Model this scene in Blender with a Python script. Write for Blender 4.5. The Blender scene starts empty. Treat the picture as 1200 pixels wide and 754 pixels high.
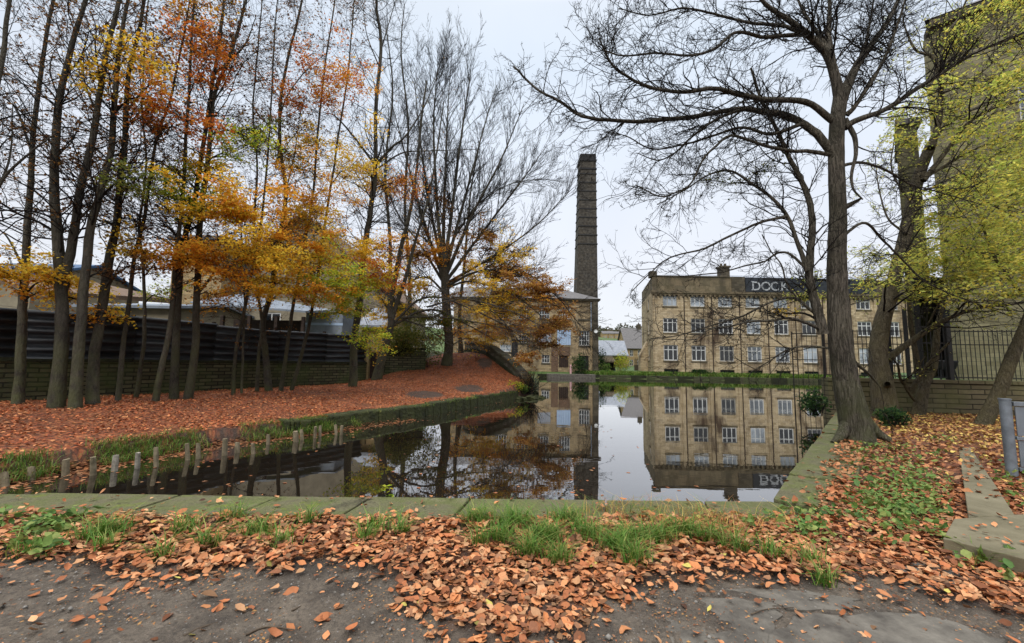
import bpy, math, random
import numpy as np

rng = np.random.default_rng(7)
random.seed(7)
S = bpy.context.scene
COL = S.collection

# ------------------------------------------------------------------ camera
FPX, PITCH, ROLL, EYE = 483.0, math.radians(5.68), math.radians(1.0), 1.55
cam_d = bpy.data.cameras.new('camera')
cam = bpy.data.objects.new('camera', cam_d); COL.objects.link(cam)
cam_d.sensor_width = 36.0; cam_d.lens = 36.0 * FPX / 1200.0
cam_d.clip_start = 0.05; cam_d.clip_end = 3000
from mathutils import Matrix, Vector
cam.matrix_world = Matrix.Translation((0, 0, EYE)) @ Matrix.Rotation(math.pi/2 + PITCH, 4, 'X') @ Matrix.Rotation(ROLL, 4, 'Z')
S.camera = cam

# ------------------------------------------------------------------ world: overcast
W = bpy.data.worlds.new('World'); S.world = W; W.use_nodes = True
nt = W.node_tree; nt.nodes.clear()
SUN_EL, SUN_AZ = math.radians(47), math.radians(205)
sky = nt.nodes.new('ShaderNodeTexSky'); sky.sky_type = 'NISHITA'; sky.sun_disc = False
sky.sun_elevation = SUN_EL; sky.sun_rotation = SUN_AZ
bg1 = nt.nodes.new('ShaderNodeBackground'); bg1.inputs[1].default_value = 0.1
nt.links.new(sky.outputs[0], bg1.inputs[0])
tc = nt.nodes.new('ShaderNodeTexCoord')
sep = nt.nodes.new('ShaderNodeSeparateXYZ'); nt.links.new(tc.outputs['Generated'], sep.inputs[0])
ramp = nt.nodes.new('ShaderNodeValToRGB'); nt.links.new(sep.outputs[2], ramp.inputs[0])
e = ramp.color_ramp.elements
e[0].position = 0.0; e[0].color = (0.87, 0.88, 0.91, 1)
e[1].position = 1.0; e[1].color = (1.0, 1.0, 1.0, 1)
for p, c in ((0.25, (0.82, 0.85, 0.92)), (0.6, (0.74, 0.83, 0.95))):
    q = e.new(p); q.color = c + (1,)
noi = nt.nodes.new('ShaderNodeTexNoise'); noi.inputs['Scale'].default_value = 1.6; noi.inputs['Detail'].default_value = 5
nt.links.new(tc.outputs['Generated'], noi.inputs['Vector'])
mr = nt.nodes.new('ShaderNodeMapRange'); mr.inputs[1].default_value = 0.3; mr.inputs[2].default_value = 0.7
mr.inputs[3].default_value = 0.93; mr.inputs[4].default_value = 1.08
nt.links.new(noi.outputs[0], mr.inputs[0])
zr = nt.nodes.new('ShaderNodeMapRange'); zr.inputs[1].default_value = 0.68; zr.inputs[2].default_value = 0.88
zr.inputs[3].default_value = 0.82; zr.inputs[4].default_value = 3.0; zr.interpolation_type = 'SMOOTHSTEP'  # sky overhead, out of view, brightened to add light on the ground
nt.links.new(sep.outputs[2], zr.inputs[0])
mu = nt.nodes.new('ShaderNodeMath'); mu.operation = 'MULTIPLY'
nt.links.new(mr.outputs[0], mu.inputs[0]); nt.links.new(zr.outputs[0], mu.inputs[1])
bg2 = nt.nodes.new('ShaderNodeBackground')
nt.links.new(ramp.outputs[0], bg2.inputs[0]); nt.links.new(mu.outputs[0], bg2.inputs[1])
mx = nt.nodes.new('ShaderNodeMixShader'); mx.inputs[0].default_value = 0.9
nt.links.new(bg1.outputs[0], mx.inputs[1]); nt.links.new(bg2.outputs[0], mx.inputs[2])
wo = nt.nodes.new('ShaderNodeOutputWorld'); nt.links.new(mx.outputs[0], wo.inputs[0])

sl = bpy.data.lights.new('sun', 'SUN'); sl.energy = 1.5; sl.angle = math.radians(18); sl.color = (1, 0.96, 0.9)
so = bpy.data.objects.new('sun', sl); COL.objects.link(so)
sdir = Vector((math.sin(SUN_AZ)*math.cos(SUN_EL), math.cos(SUN_AZ)*math.cos(SUN_EL), math.sin(SUN_EL)))
so.rotation_euler = (-sdir).to_track_quat('-Z', 'Y').to_euler()

S.view_settings.view_transform = 'Standard'; S.view_settings.look = 'None'
S.view_settings.exposure = 0.42; S.view_settings.gamma = 1.0; S.view_settings.use_curve_mapping = False
S.render.engine = 'CYCLES'
S.cycles.use_denoising = True
S.cycles.max_bounces = 6; S.cycles.diffuse_bounces = 3; S.cycles.glossy_bounces = 3; S.cycles.transmission_bounces = 3
S.cycles.caustics_reflective = False; S.cycles.caustics_refractive = False
S.cycles.use_adaptive_sampling = True; S.cycles.adaptive_threshold = 0.02

# ------------------------------------------------------------------ picture -> place helpers
def ray(px, py):
    u_, v_ = px - 600, 377 - py
    u = u_*math.cos(ROLL) - v_*math.sin(ROLL); v = u_*math.sin(ROLL) + v_*math.cos(ROLL)
    return u, FPX*math.cos(PITCH) - v*math.sin(PITCH), FPX*math.sin(PITCH) + v*math.cos(PITCH)
def G(px, py, z=0.0):
    x, y, w = ray(px, py); t = (z - EYE)/w
    return np.array((x*t, y*t, z))
def D(px, py, Y):
    x, y, w = ray(px, py); t = Y/y
    return np.array((x*t, Y, EYE + w*t))

# ------------------------------------------------------------------ materials
MATS = {}
class NT:
    def __init__(s, name):
        m = bpy.data.materials.new(name); m.use_nodes = True; MATS[name] = m
        s.m = m; s.t = m.node_tree; s.t.nodes.clear()
    def n(s, typ, props=None, **inp):
        nd = s.t.nodes.new('ShaderNode' + typ)
        for k, v in (props or {}).items(): setattr(nd, k, v)
        for k, v in inp.items():
            key = int(k[1:]) if k[0] == 'i' and k[1:].isdigit() else k.replace('_', ' ')
            s.set(nd.inputs[key], v)
        return nd
    def set(s, sock, v):
        if isinstance(v, bpy.types.Node): s.t.links.new(v.outputs[0], sock)
        elif isinstance(v, bpy.types.NodeSocket): s.t.links.new(v, sock)
        elif isinstance(v, (tuple, list)) and len(v) == 3 and sock.type == 'RGBA': sock.default_value = (*v, 1)
        else: sock.default_value = v
    def mix(s, f, a, b, mode='MIX'):
        nd = s.t.nodes.new('ShaderNodeMix'); nd.data_type = 'RGBA'; nd.blend_type = mode
        s.set(nd.inputs[0], f); s.set(nd.inputs[6], a); s.set(nd.inputs[7], b)
        return nd.outputs[2]
    def math(s, op, a, b=0.0, c=0.0):
        nd = s.t.nodes.new('ShaderNodeMath'); nd.operation = op
        for i, v in enumerate((a, b, c)): s.set(nd.inputs[i], v)
        return nd.outputs[0]
    def rng(s, v, a, b, c=0.0, d=1.0):
        nd = s.n('MapRange'); s.set(nd.inputs[0], v)
        for i, x in enumerate((a, b, c, d)): nd.inputs[i+1].default_value = x
        return nd.outputs[0]
    def noise(s, vec, scale, detail=4, rough=0.55):
        return s.n('TexNoise', Vector=vec, Scale=scale, Detail=detail, Roughness=rough).outputs[0]
    def pos(s): return s.n('NewGeometry').outputs['Position']
    def attr(s, name): return s.n('Attribute', dict(attribute_name=name))
    def scale(s, vec, v3):
        nd = s.n('VectorMath', dict(operation='MULTIPLY')); s.set(nd.inputs[0], vec); nd.inputs[1].default_value = v3
        return nd.outputs[0]
    def ramp(s, f, stops):
        nd = s.n('ValToRGB'); s.set(nd.inputs[0], f); el = nd.color_ramp.elements
        el[0].position, el[0].color = stops[0][0], (*stops[0][1], 1)
        el[1].position, el[1].color = stops[-1][0], (*stops[-1][1], 1)
        for p, c in stops[1:-1]: el.new(p).color = (*c, 1)
        return nd.outputs[0]
    def bump(s, h, strength=0.5, dist=0.02):
        return s.n('Bump', Height=h, Strength=strength, Distance=dist).outputs[0]
    def out(s, col, rough=0.85, normal=None, spec=0.3, metal=0.0):
        b = s.n('BsdfPrincipled'); s.set(b.inputs['Base Color'], col); s.set(b.inputs['Roughness'], rough)
        b.inputs['Specular IOR Level'].default_value = spec; b.inputs['Metallic'].default_value = metal
        if normal is not None: s.set(b.inputs['Normal'], normal)
        o = s.n('OutputMaterial'); s.t.links.new(b.outputs[0], o.inputs[0]); return s.m

def rough_mat(name, c1, c2, scale=3.0, rough=0.85, bump=0.3, bscale=30, spec=0.25, metal=0.0, bdist=0.01):
    k = NT(name); p = k.pos()
    col = k.mix(k.rng(k.noise(p, scale, 6, 0.65), 0.3, 0.7), c1, c2)
    return k.out(col, rough, k.bump(k.noise(p, bscale, 4), bump, bdist), spec, metal)

def stone_mat(name, cols, mortar, bw, bh, uc=(1, 0), stain=(0.04, 0.035, 0.03), stain_amt=0.5, moss=None, bump=0.6, mort=0.012, soot=None):
    k = NT(name); p = k.pos(); s = k.n('SeparateXYZ', i0=p)
    u = k.math('ADD', k.math('MULTIPLY', s.outputs[0], uc[0]), k.math('MULTIPLY', s.outputs[1], uc[1]))
    wob = k.noise(p, 1.3, 2)
    zz = k.math('ADD', s.outputs[2], k.math('MULTIPLY', wob, bh*0.25))
    vec = k.n('CombineXYZ', X=u, Y=zz).outputs[0]
    br = k.n('TexBrick', Vector=vec, Color1=(0, 0, 0), Color2=(1, 1, 1), Mortar=(0.5, 0.5, 0.5), Scale=1.0, Mortar_Size=mort, Mortar_Smooth=0.3, Bias=0.0, Brick_Width=bw, Row_Height=bh)
    rnd = k.ramp(br.outputs[0], [(0, cols[0]), (0.35, cols[1]), (0.7, cols[2]), (1, cols[3])])
    rnd = k.mix(k.rng(k.noise(p, 7, 5), 0.35, 0.7, 0, 0.45), rnd, tuple(c*0.55 for c in cols[1]))
    col = k.mix(br.outputs[1], rnd, mortar)
    st = k.rng(k.noise(k.scale(p, (0.6, 0.6, 0.25)), 1.0, 6, 0.65), 0.49, 0.68, 0, stain_amt)
    col = k.mix(st, col, stain)
    if moss is not None:
        col = k.mix(k.rng(k.noise(p, 1.1, 6, 0.7), 0.42, 0.66, 0, 0.8), col, moss)
    if soot is not None:   # weather blackened upper courses
        z0, z1 = soot
        f = k.rng(k.math('ADD', s.outputs[2], k.math('MULTIPLY', k.noise(p, 0.5, 4), 5)), z0, z1, 0, 0.88)
        col = k.mix(f, col, k.mix(k.rng(k.noise(p, 3.0, 5, 0.7), 0.4, 0.65), (0.02, 0.02, 0.02), (0.075, 0.07, 0.062)))
    h = k.math('SUBTRACT', k.math('MULTIPLY', k.noise(p, 14, 4), 0.5), k.math('MULTIPLY', br.outputs[1], 0.8))
    return k.out(col, 0.9, k.bump(h, bump, 0.03), 0.15)

YEL = [(0.30, 0.225, 0.13), (0.43, 0.335, 0.205), (0.54, 0.43, 0.275), (0.36, 0.29, 0.195)]
stone_mat('mill_stone', YEL, (0.17, 0.13, 0.085), 0.62, 0.24, (1, 0.9), stain=(0.06, 0.038, 0.026), stain_amt=0.95)
stone_mat('far_mill_stone', [(0.21, 0.155, 0.09), (0.34, 0.25, 0.14), (0.42, 0.315, 0.18), (0.26, 0.2, 0.13)], (0.16, 0.13, 0.09), 0.55, 0.22, (1, 0.9), stain_amt=0.75)
stone_mat('dark_stone', [(0.05, 0.042, 0.03), (0.09, 0.075, 0.05), (0.12, 0.10, 0.07), (0.07, 0.06, 0.045)], (0.05, 0.045, 0.035), 0.7, 0.3, (1, 0.9))
stone_mat('parapet_stone', [(0.11, 0.085, 0.05), (0.17, 0.13, 0.08), (0.2, 0.16, 0.1), (0.12, 0.1, 0.065)], (0.1, 0.08, 0.055), 1.4, 0.9, (1, 0.9), stain_amt=0.85, moss=(0.07, 0.06, 0.035))
stone_mat('chimney_stone', [(0.16, 0.115, 0.06), (0.22, 0.16, 0.085), (0.26, 0.19, 0.1), (0.14, 0.11, 0.07)], (0.10, 0.085, 0.06), 0.9, 0.45, (1, 0.9), mort=0.03, soot=(8.5, 14))
stone_mat('garden_wall_stone', [(0.05, 0.05, 0.028), (0.085, 0.08, 0.045), (0.12, 0.115, 0.065), (0.07, 0.07, 0.04)], (0.02, 0.02, 0.014), 0.42, 0.13, (0.5, 0.87), moss=(0.055, 0.075, 0.025), mort=0.02, bump=0.9)
stone_mat('retaining_stone', [(0.10, 0.085, 0.05), (0.15, 0.125, 0.075), (0.19, 0.16, 0.095), (0.12, 0.105, 0.065)], (0.035, 0.03, 0.02), 0.75, 0.16, (1, -0.3), moss=(0.10, 0.10, 0.04), mort=0.018, bump=0.9)
stone_mat('right_mill_stone', [(0.14, 0.125, 0.07), (0.19, 0.17, 0.10), (0.235, 0.21, 0.125), (0.16, 0.15, 0.09)], (0.11, 0.10, 0.065), 0.55, 0.2, (0.75, -0.66), stain=(0.12, 0.12, 0.06), stain_amt=0.6)
stone_mat('bridge_stone', [(0.075, 0.07, 0.055), (0.11, 0.10, 0.08), (0.15, 0.14, 0.115), (0.09, 0.085, 0.065)], (0.05, 0.045, 0.035), 0.5, 0.22, (0.3, 0.95), moss=(0.045, 0.05, 0.025), bump=1.0)
stone_mat('house_stone', [(0.26, 0.18, 0.09), (0.34, 0.24, 0.12), (0.40, 0.29, 0.15), (0.3, 0.22, 0.12)], (0.25, 0.2, 0.12), 0.8, 0.3, (1, 0.9), stain_amt=0.3)
stone_mat('red_brick', [(0.12, 0.065, 0.04), (0.16, 0.09, 0.055), (0.2, 0.12, 0.075), (0.1, 0.06, 0.045)], (0.12, 0.1, 0.075), 0.3, 0.1, (1, 0.9))
rough_mat('bank_stone', (0.018, 0.02, 0.01), (0.055, 0.06, 0.02), 4, 0.95, 1.0, 9, bdist=0.08)
rough_mat('moss_and_shade', (0.012, 0.012, 0.008), (0.03, 0.035, 0.014), 3, 0.95, 0.8, 14, bdist=0.05)
rough_mat('render_cream', (0.27, 0.23, 0.16), (0.16, 0.135, 0.095), 1.5, 0.9)
rough_mat('slate', (0.085, 0.08, 0.08), (0.15, 0.14, 0.135), 4, 0.7, 0.6, 12)
rough_mat('brown_slate', (0.10, 0.065, 0.045), (0.17, 0.11, 0.07), 4, 0.8, 0.6, 12)
rough_mat('blue_sheet', (0.03, 0.07, 0.14), (0.05, 0.10, 0.19), 2, 0.5)
rough_mat('pale_sheet', (0.13, 0.15, 0.18), (0.24, 0.265, 0.30), 2, 0.9)
rough_mat('lead_roof', (0.20, 0.215, 0.245), (0.30, 0.315, 0.345), 2, 0.8)
rough_mat('soot_black', (0.012, 0.012, 0.013), (0.025, 0.024, 0.024), 3, 0.8)
rough_mat('sign_black', (0.014, 0.017, 0.022), (0.03, 0.034, 0.04), 2, 0.6)
rough_mat('sign_white', (0.46, 0.47, 0.48), (0.20, 0.21, 0.22), 2.2, 0.7)
rough_mat('white_paint', (0.62, 0.62, 0.60), (0.42, 0.42, 0.40), 1.5, 0.5)
rough_mat('worn_paint', (0.40, 0.39, 0.36), (0.26, 0.25, 0.22), 2.5, 0.7)
rough_mat('blue_paint', (0.27, 0.36, 0.50), (0.36, 0.45, 0.58), 3, 0.6)
rough_mat('dark_timber', (0.022, 0.014, 0.011), (0.045, 0.028, 0.02), 4, 0.8)
rough_mat('pale_timber', (0.24, 0.18, 0.09), (0.15, 0.125, 0.06), 5, 0.85, 0.6, 20)
rough_mat('stake_timber', (0.25, 0.20, 0.13), (0.085, 0.07, 0.04), 7, 0.9, 0.9, 25)
rough_mat('birch_stake', (0.34, 0.31, 0.25), (0.10, 0.085, 0.065), 11, 0.9, 0.6, 25)
rough_mat('black_iron', (0.012, 0.012, 0.012), (0.022, 0.02, 0.018), 5, 0.55, 0.3)
rough_mat('galvanised', (0.22, 0.25, 0.28), (0.10, 0.115, 0.13), 6, 0.45, 0.3, 40, 0.5, 0.35)
rough_mat('panel_steel', (0.12, 0.14, 0.16), (0.19, 0.215, 0.24), 2.5, 0.5, 0.2, 20, 0.5, 0.3)
rough_mat('concrete', (0.16, 0.143, 0.118), (0.05, 0.043, 0.036), 5.0, 0.9, 0.9, 28, bdist=0.012)
rough_mat('pink_paint', (0.5, 0.25, 0.25), (0.6, 0.4, 0.4), 3, 0.6)
rough_mat('stick_bark', (0.05, 0.035, 0.024), (0.10, 0.075, 0.05), 12, 0.9, 0.6, 60)
rough_mat('pebble', (0.27, 0.25, 0.22), (0.10, 0.09, 0.08), 8, 0.8)
rough_mat('flag_stone', (0.10, 0.086, 0.05), (0.19, 0.165, 0.105), 2.2, 0.85, 0.5, 22, bdist=0.012)
rough_mat('hill_grass', (0.05, 0.085, 0.025), (0.09, 0.12, 0.045), 0.05, 0.95)
def glass(name, c, rough=0.06):
    k = NT(name); p = k.pos()
    return k.out(k.mix(k.rng(k.noise(p, 0.7, 3), 0.4, 0.6), c, tuple(x*0.55 for x in c)), rough, k.bump(k.noise(p, 2.5, 2), 0.06, 0.02), 0.6)
glass('dark_glass', (0.014, 0.017, 0.02)); glass('blind_glass', (0.36, 0.40, 0.44), 0.25); glass('grey_glass', (0.16, 0.18, 0.2))

def corrugated():
    k = NT('corrugated_sheet'); p = k.pos(); s = k.n('SeparateXYZ', i0=p)
    n = k.noise(k.scale(p, (0.6, 0.6, 3)), 1.2, 6, 0.7)
    col = k.mix(k.rng(n, 0.4, 0.66), (0.012, 0.013, 0.015), (0.045, 0.05, 0.055))
    col = k.mix(k.rng(k.noise(p, 2.4, 6, 0.7), 0.6, 0.75, 0, 0.7), col, (0.035, 0.022, 0.013))
    k.out(col, 0.62, k.bump(k.noise(p, 20, 3), 0.2), 0.3)
corrugated()

def coping():
    k = NT('mossy_coping'); p = k.pos()
    col = k.ramp(k.noise(p, 2.1, 8, 0.72), [(0.3, (0.055, 0.05, 0.03)), (0.43, (0.125, 0.115, 0.065)), (0.55, (0.105, 0.115, 0.04)), (0.66, (0.17, 0.155, 0.09)), (0.8, (0.10, 0.085, 0.055))])
    col = k.mix(k.rng(k.noise(p, 30, 5, 0.75), 0.5, 0.72, 0, 0.7), col, (0.045, 0.04, 0.025))
    col = k.mix(k.rng(k.noise(p, 3.3, 6, 0.8), 0.58, 0.68, 0, 0.75), col, (0.13, 0.165, 0.02))
    col = k.mix(k.rng(k.noise(k.scale(p, (1, 1, 1)), 6.5, 6, 0.8), 0.6, 0.7, 0, 0.6), col, (0.04, 0.034, 0.024))
    h = k.math('ADD', k.noise(p, 7, 6, 0.65), k.math('MULTIPLY', k.noise(p, 45, 4), 0.4))
    k.out(col, 0.9, k.bump(h, 0.9, 0.05), 0.2)
coping()

def bark(name, c1, c2, moss, vs=14, amt=0.6, moss_z=2.5, strength=0.8, dist=0.02, furrow=0.6, zs=0.12):
    k = NT(name); p = k.pos(); q = k.scale(p, (1, 1, zs))
    warp = k.n('VectorMath', dict(operation='ADD')); k.set(warp.inputs[0], q)
    k.set(warp.inputs[1], k.scale(k.n('TexNoise', Vector=p, Scale=2.2, Detail=3.0).outputs[1], (0.10, 0.10, 0.05)))
    n = k.noise(warp.outputs[0], vs, 5, 0.6); n2 = k.noise(warp.outputs[0], vs*2.7, 4, 0.65); fine = k.noise(p, 45, 4, 0.7)
    ridge = k.math('ABSOLUTE', k.math('SUBTRACT', n, 0.5)); r2 = k.math('ABSOLUTE', k.math('SUBTRACT', n2, 0.5))
    big = k.noise(p, 1.4, 4)
    col = k.mix(k.rng(big, 0.3, 0.7), c1, c2)
    col = k.mix(k.rng(fine, 0.4, 0.75, 0, 0.5), col, tuple(min(1, x*1.25) for x in c2))
    col = k.mix(k.math('MULTIPLY', k.rng(ridge, 0.0, 0.07, 1, 0), furrow), col, tuple(x*0.3 for x in c1))
    col = k.mix(k.math('MULTIPLY', k.rng(r2, 0.0, 0.06, 1, 0), furrow*0.6), col, tuple(x*0.4 for x in c1))
    s = k.n('SeparateXYZ', i0=p)
    f = k.math('MULTIPLY', k.rng(s.outputs[2], 0.3, moss_z, amt, amt*0.15), k.rng(k.noise(p, 2.2, 5, 0.65), 0.38, 0.62))
    col = k.mix(f, col, moss)
    h = k.math('ADD', k.math('ADD', k.rng(ridge, 0, 0.12), k.math('MULTIPLY', k.rng(r2, 0, 0.1), 0.5)), k.math('MULTIPLY', fine, 0.4))
    k.out(col, 0.92, k.bump(h, strength, dist), 0.12)
bark('beech_bark', (0.035, 0.031, 0.025), (0.105, 0.092, 0.072), (0.095, 0.10, 0.045), 9, 0.85, 3.0, 0.7, 0.02, 0.4, 0.35)
bark('ash_bark', (0.075, 0.064, 0.05), (0.20, 0.172, 0.135), (0.13, 0.14, 0.06), 17, 0.6, 2.2, 1.0, 0.03, 0.85, 0.1)
bark('mossy_bark', (0.075, 0.062, 0.042), (0.15, 0.125, 0.085), (0.135, 0.115, 0.055), 11, 0.7, 4.5, 1.0, 0.03, 0.65, 0.22)
bark('twig_bark', (0.018, 0.0155, 0.014), (0.038, 0.033, 0.028), (0.05, 0.05, 0.03), 10, 0.2, 2)
bark('grey_twig', (0.10, 0.088, 0.075), (0.17, 0.15, 0.13), (0.1, 0.1, 0.07), 10, 0.2, 2)

def leafmat(name, trans=0.35, rough=0.6):
    k = NT(name); a = k.attr('tint')
    col = k.mix(k.rng(k.noise(k.pos(), 60, 2), 0.3, 0.7, 0, 0.35), a.outputs[0], k.mix(1.0, a.outputs[0], (0.55, 0.5, 0.45), 'MULTIPLY'))
    b = k.n('BsdfPrincipled'); k.set(b.inputs['Base Color'], col); b.inputs['Roughness'].default_value = rough
    b.inputs['Specular IOR Level'].default_value = 0.25
    t = k.n('BsdfTranslucent', Color=col)
    m = k.n('MixShader', i0=trans); k.t.links.new(b.outputs[0], m.inputs[1]); k.t.links.new(t.outputs[0], m.inputs[2])
    o = k.n('OutputMaterial'); k.t.links.new(m.outputs[0], o.inputs[0])
leafmat('leaf', 0.6); leafmat('litter', 0.08, 0.7); leafmat('blade', 0.3, 0.55)

def ground_mat():
    k = NT('ground_cover'); p = k.pos()
    fine = k.noise(p, 38, 6, 0.7); mid = k.noise(p, 3.2, 6, 0.65); big = k.noise(p, 0.9, 4)
    soil = k.mix(k.rng(fine, 0.35, 0.7), (0.022, 0.017, 0.013), (0.06, 0.048, 0.036))
    v = k.n('TexVoronoi', Vector=p, Scale=55.0); vr = k.n('TexVoronoi', Vector=p, Scale=19.0)
    path = k.mix(k.rng(mid, 0.32, 0.68), (0.055, 0.043, 0.033), (0.175, 0.14, 0.105))
    path = k.mix(k.rng(fine, 0.45, 0.7, 0, 0.7), path, (0.028, 0.024, 0.02))
    path = k.mix(k.math('MULTIPLY', k.rng(vr.outputs[0], 0.12, 0.2, 1, 0), k.rng(k.n('SeparateColor', i0=vr.outputs[1]).outputs[0], 0.7, 0.74)), path, (0.15, 0.135, 0.115))
    path = k.mix(k.math('MULTIPLY', k.rng(v.outputs[0], 0.2, 0.3, 1, 0), k.rng(k.n('SeparateColor', i0=v.outputs[1]).outputs[0], 0.8, 0.82)), path, (0.22, 0.2, 0.18))
    lv = k.n('TexVoronoi', Vector=k.scale(p, (1, 1, 0.3)), Scale=17.0)
    lc = k.ramp(k.n('SeparateColor', i0=lv.outputs[1]).outputs[0], [(0, (0.12, 0.03, 0.012)), (0.3, (0.26, 0.065, 0.022)), (0.6, (0.36, 0.105, 0.035)), (0.85, (0.42, 0.15, 0.055)), (1, (0.2, 0.075, 0.03))])
    lc = k.mix(k.rng(lv.outputs[0], 0.4, 0.75, 0, 0.85), lc, (0.05, 0.018, 0.009))
    lc = k.mix(k.rng(k.noise(p, 0.9, 6, 0.7), 0.45, 0.68, 0, 0.75), lc, (0.085, 0.036, 0.018))
    gr = k.mix(k.rng(k.noise(p, 6, 5), 0.35, 0.65), (0.035, 0.07, 0.015), (0.075, 0.12, 0.03))
    col = k.mix(k.attr('path').outputs['Fac'], soil, path)
    col = k.mix(k.attr('leafy').outputs['Fac'], col, lc)
    col = k.mix(k.attr('grassy').outputs['Fac'], col, gr)
    h = k.math('ADD', k.math('MULTIPLY', fine, 0.5), k.math('ADD', k.math('MULTIPLY', mid, 0.8), k.math('MULTIPLY', k.attr('leafy').outputs['Fac'], k.math('MULTIPLY', lv.outputs[0], 0.8))))
    k.out(col, k.rng(big, 0.3, 0.7, 0.6, 0.95), k.bump(h, 1.0, 0.05), 0.3)
ground_mat()

def water_mat():
    k = NT('still_water'); p = k.pos()
    h = k.math('ADD', k.math('MULTIPLY', k.noise(k.scale(p, (0.5, 1.6, 1)), 1.1, 3), 1.0), k.math('MULTIPLY', k.noise(p, 5.0, 2), 0.12))
    patch = k.rng(k.noise(p, 0.13, 3), 0.42, 0.62, 0.15, 1.0)
    bp = k.n('Bump', Height=k.math('MULTIPLY', h, patch), Strength=0.15, Distance=0.022)
    g = k.n('BsdfGlossy', Color=(0.97, 0.97, 0.97), Roughness=0.015, Normal=bp.outputs[0])
    d = k.n('BsdfDiffuse', Color=(0.012, 0.009, 0.006))
    fr = k.n('Fresnel', IOR=1.6, Normal=bp.outputs[0])
    m = k.n('MixShader', i0=k.rng(fr.outputs[0], 0.05, 0.6, 0.14, 0.9))
    k.t.links.new(d.outputs[0], m.inputs[1]); k.t.links.new(g.outputs[0], m.inputs[2])
    o = k.n('OutputMaterial'); k.t.links.new(m.outputs[0], o.inputs[0])
water_mat()

# ------------------------------------------------------------------ mesh helpers
def link(name, me, mat=None, parent=None, loc=None):
    o = bpy.data.objects.new(name, me); COL.objects.link(o)
    if mat is not None: me.materials.append(MATS[mat])
    if parent is not None:
        o.parent = parent
        if loc is None: o.matrix_parent_inverse = Matrix.Translation(-Vector(parent.location))
    if loc is not None: o.location = loc
    return o
def tag(o, label=None, cat=None, group=None, kind=None):
    if label: o['label'] = label
    if cat: o['category'] = cat
    if group: o['group'] = group
    if kind: o['kind'] = kind
    return o
def thing(name, label, cat, loc, group=None):
    o = bpy.data.objects.new(name, None); COL.objects.link(o); o.location = tuple(float(c) for c in loc); o.empty_display_size = 0.2
    return tag(o, label, cat, group)

class MB:
    def __init__(s): s.v = []; s.f = []
    def quad(s, a, b, c, d):
        i = len(s.v); s.v += [tuple(a), tuple(b), tuple(c), tuple(d)]; s.f.append((i, i+1, i+2, i+3)); return s
    def poly(s, pts):
        i = len(s.v); s.v += [tuple(p) for p in pts]; s.f.append(tuple(range(i, i+len(pts)))); return s
    def box(s, x0, y0, z0, x1, y1, z1):
        return s.prism([(x0, y0), (x1, y0), (x1, y1), (x0, y1)], z0, z1)
    def prism(s, foot, z0, z1, z1s=None):
        n = len(foot); i = len(s.v)
        s.v += [(x, y, z0) for x, y in foot]; s.v += [(x, y, (z1s[k] if z1s else z1)) for k, (x, y) in enumerate(foot)]
        s.f.append(tuple(i+k for k in reversed(range(n)))); s.f.append(tuple(i+n+k for k in range(n)))
        for k in range(n):
            m = (k+1) % n; s.f.append((i+k, i+m, i+n+m, i+n+k))
        return s
    def hexa(s, p):   # 8 points: bottom 4, top 4
        i = len(s.v); s.v += [tuple(q) for q in p]
        for f in ((3, 2, 1, 0), (4, 5, 6, 7), (0, 1, 5, 4), (1, 2, 6, 5), (2, 3, 7, 6), (3, 0, 4, 7)): s.f.append(tuple(i+k for k in f))
        return s
    def beam(s, a, b, w, h=None):
        a = np.array(a, float); b = np.array(b, float); h = h or w
        t = b-a; t /= np.linalg.norm(t); r = np.cross(t, (0, 0, 1.0))
        if np.linalg.norm(r) < 1e-3: r = np.array((1.0, 0, 0))
        r /= np.linalg.norm(r); u = np.cross(r, t)
        c = [(-w/2, -h/2), (w/2, -h/2), (w/2, h/2), (-w/2, h/2)]
        return s.hexa([a + r*x + u*y for x, y in c] + [b + r*x + u*y for x, y in c])
    def cyl(s, a, b, r0, r1=None, n=12, cap=True):
        a = np.array(a, float); b = np.array(b, float); r1 = r0 if r1 is None else r1
        t = b-a; t /= np.linalg.norm(t); r = np.cross(t, (0.1, 0.2, 1.0)); r = np.cross(t, (1.0, 0, 0)) if np.linalg.norm(r) < 0.3 else r
        r /= np.linalg.norm(r); u = np.cross(t, r); i = len(s.v)
        for p, q in ((a, r0), (b, r1)):
            for k in range(n):
                g = 2*math.pi*k/n; s.v.append(tuple(p + (r*math.cos(g) + u*math.sin(g))*q))
        for k in range(n):
            m = (k+1) % n; s.f.append((i+k, i+m, i+n+m, i+n+k))
        if cap: s.f.append(tuple(i+k for k in reversed(range(n)))); s.f.append(tuple(i+n+k for k in range(n)))
        return s
    def build(s, name, mat, parent=None, bevel=0.0, loc=None, smooth=False):
        me = bpy.data.meshes.new(name); me.from_pydata([tuple(float(c) for c in v) for v in s.v], [], s.f); me.update()
        if smooth: me.polygons.foreach_set('use_smooth', [True]*len(me.polygons))
        o = link(name, me, mat, parent, loc)
        if bevel > 0:
            md = o.modifiers.new('bevel', 'BEVEL'); md.width = bevel; md.segments = 2; md.limit_method = 'ANGLE'
        return o

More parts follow.
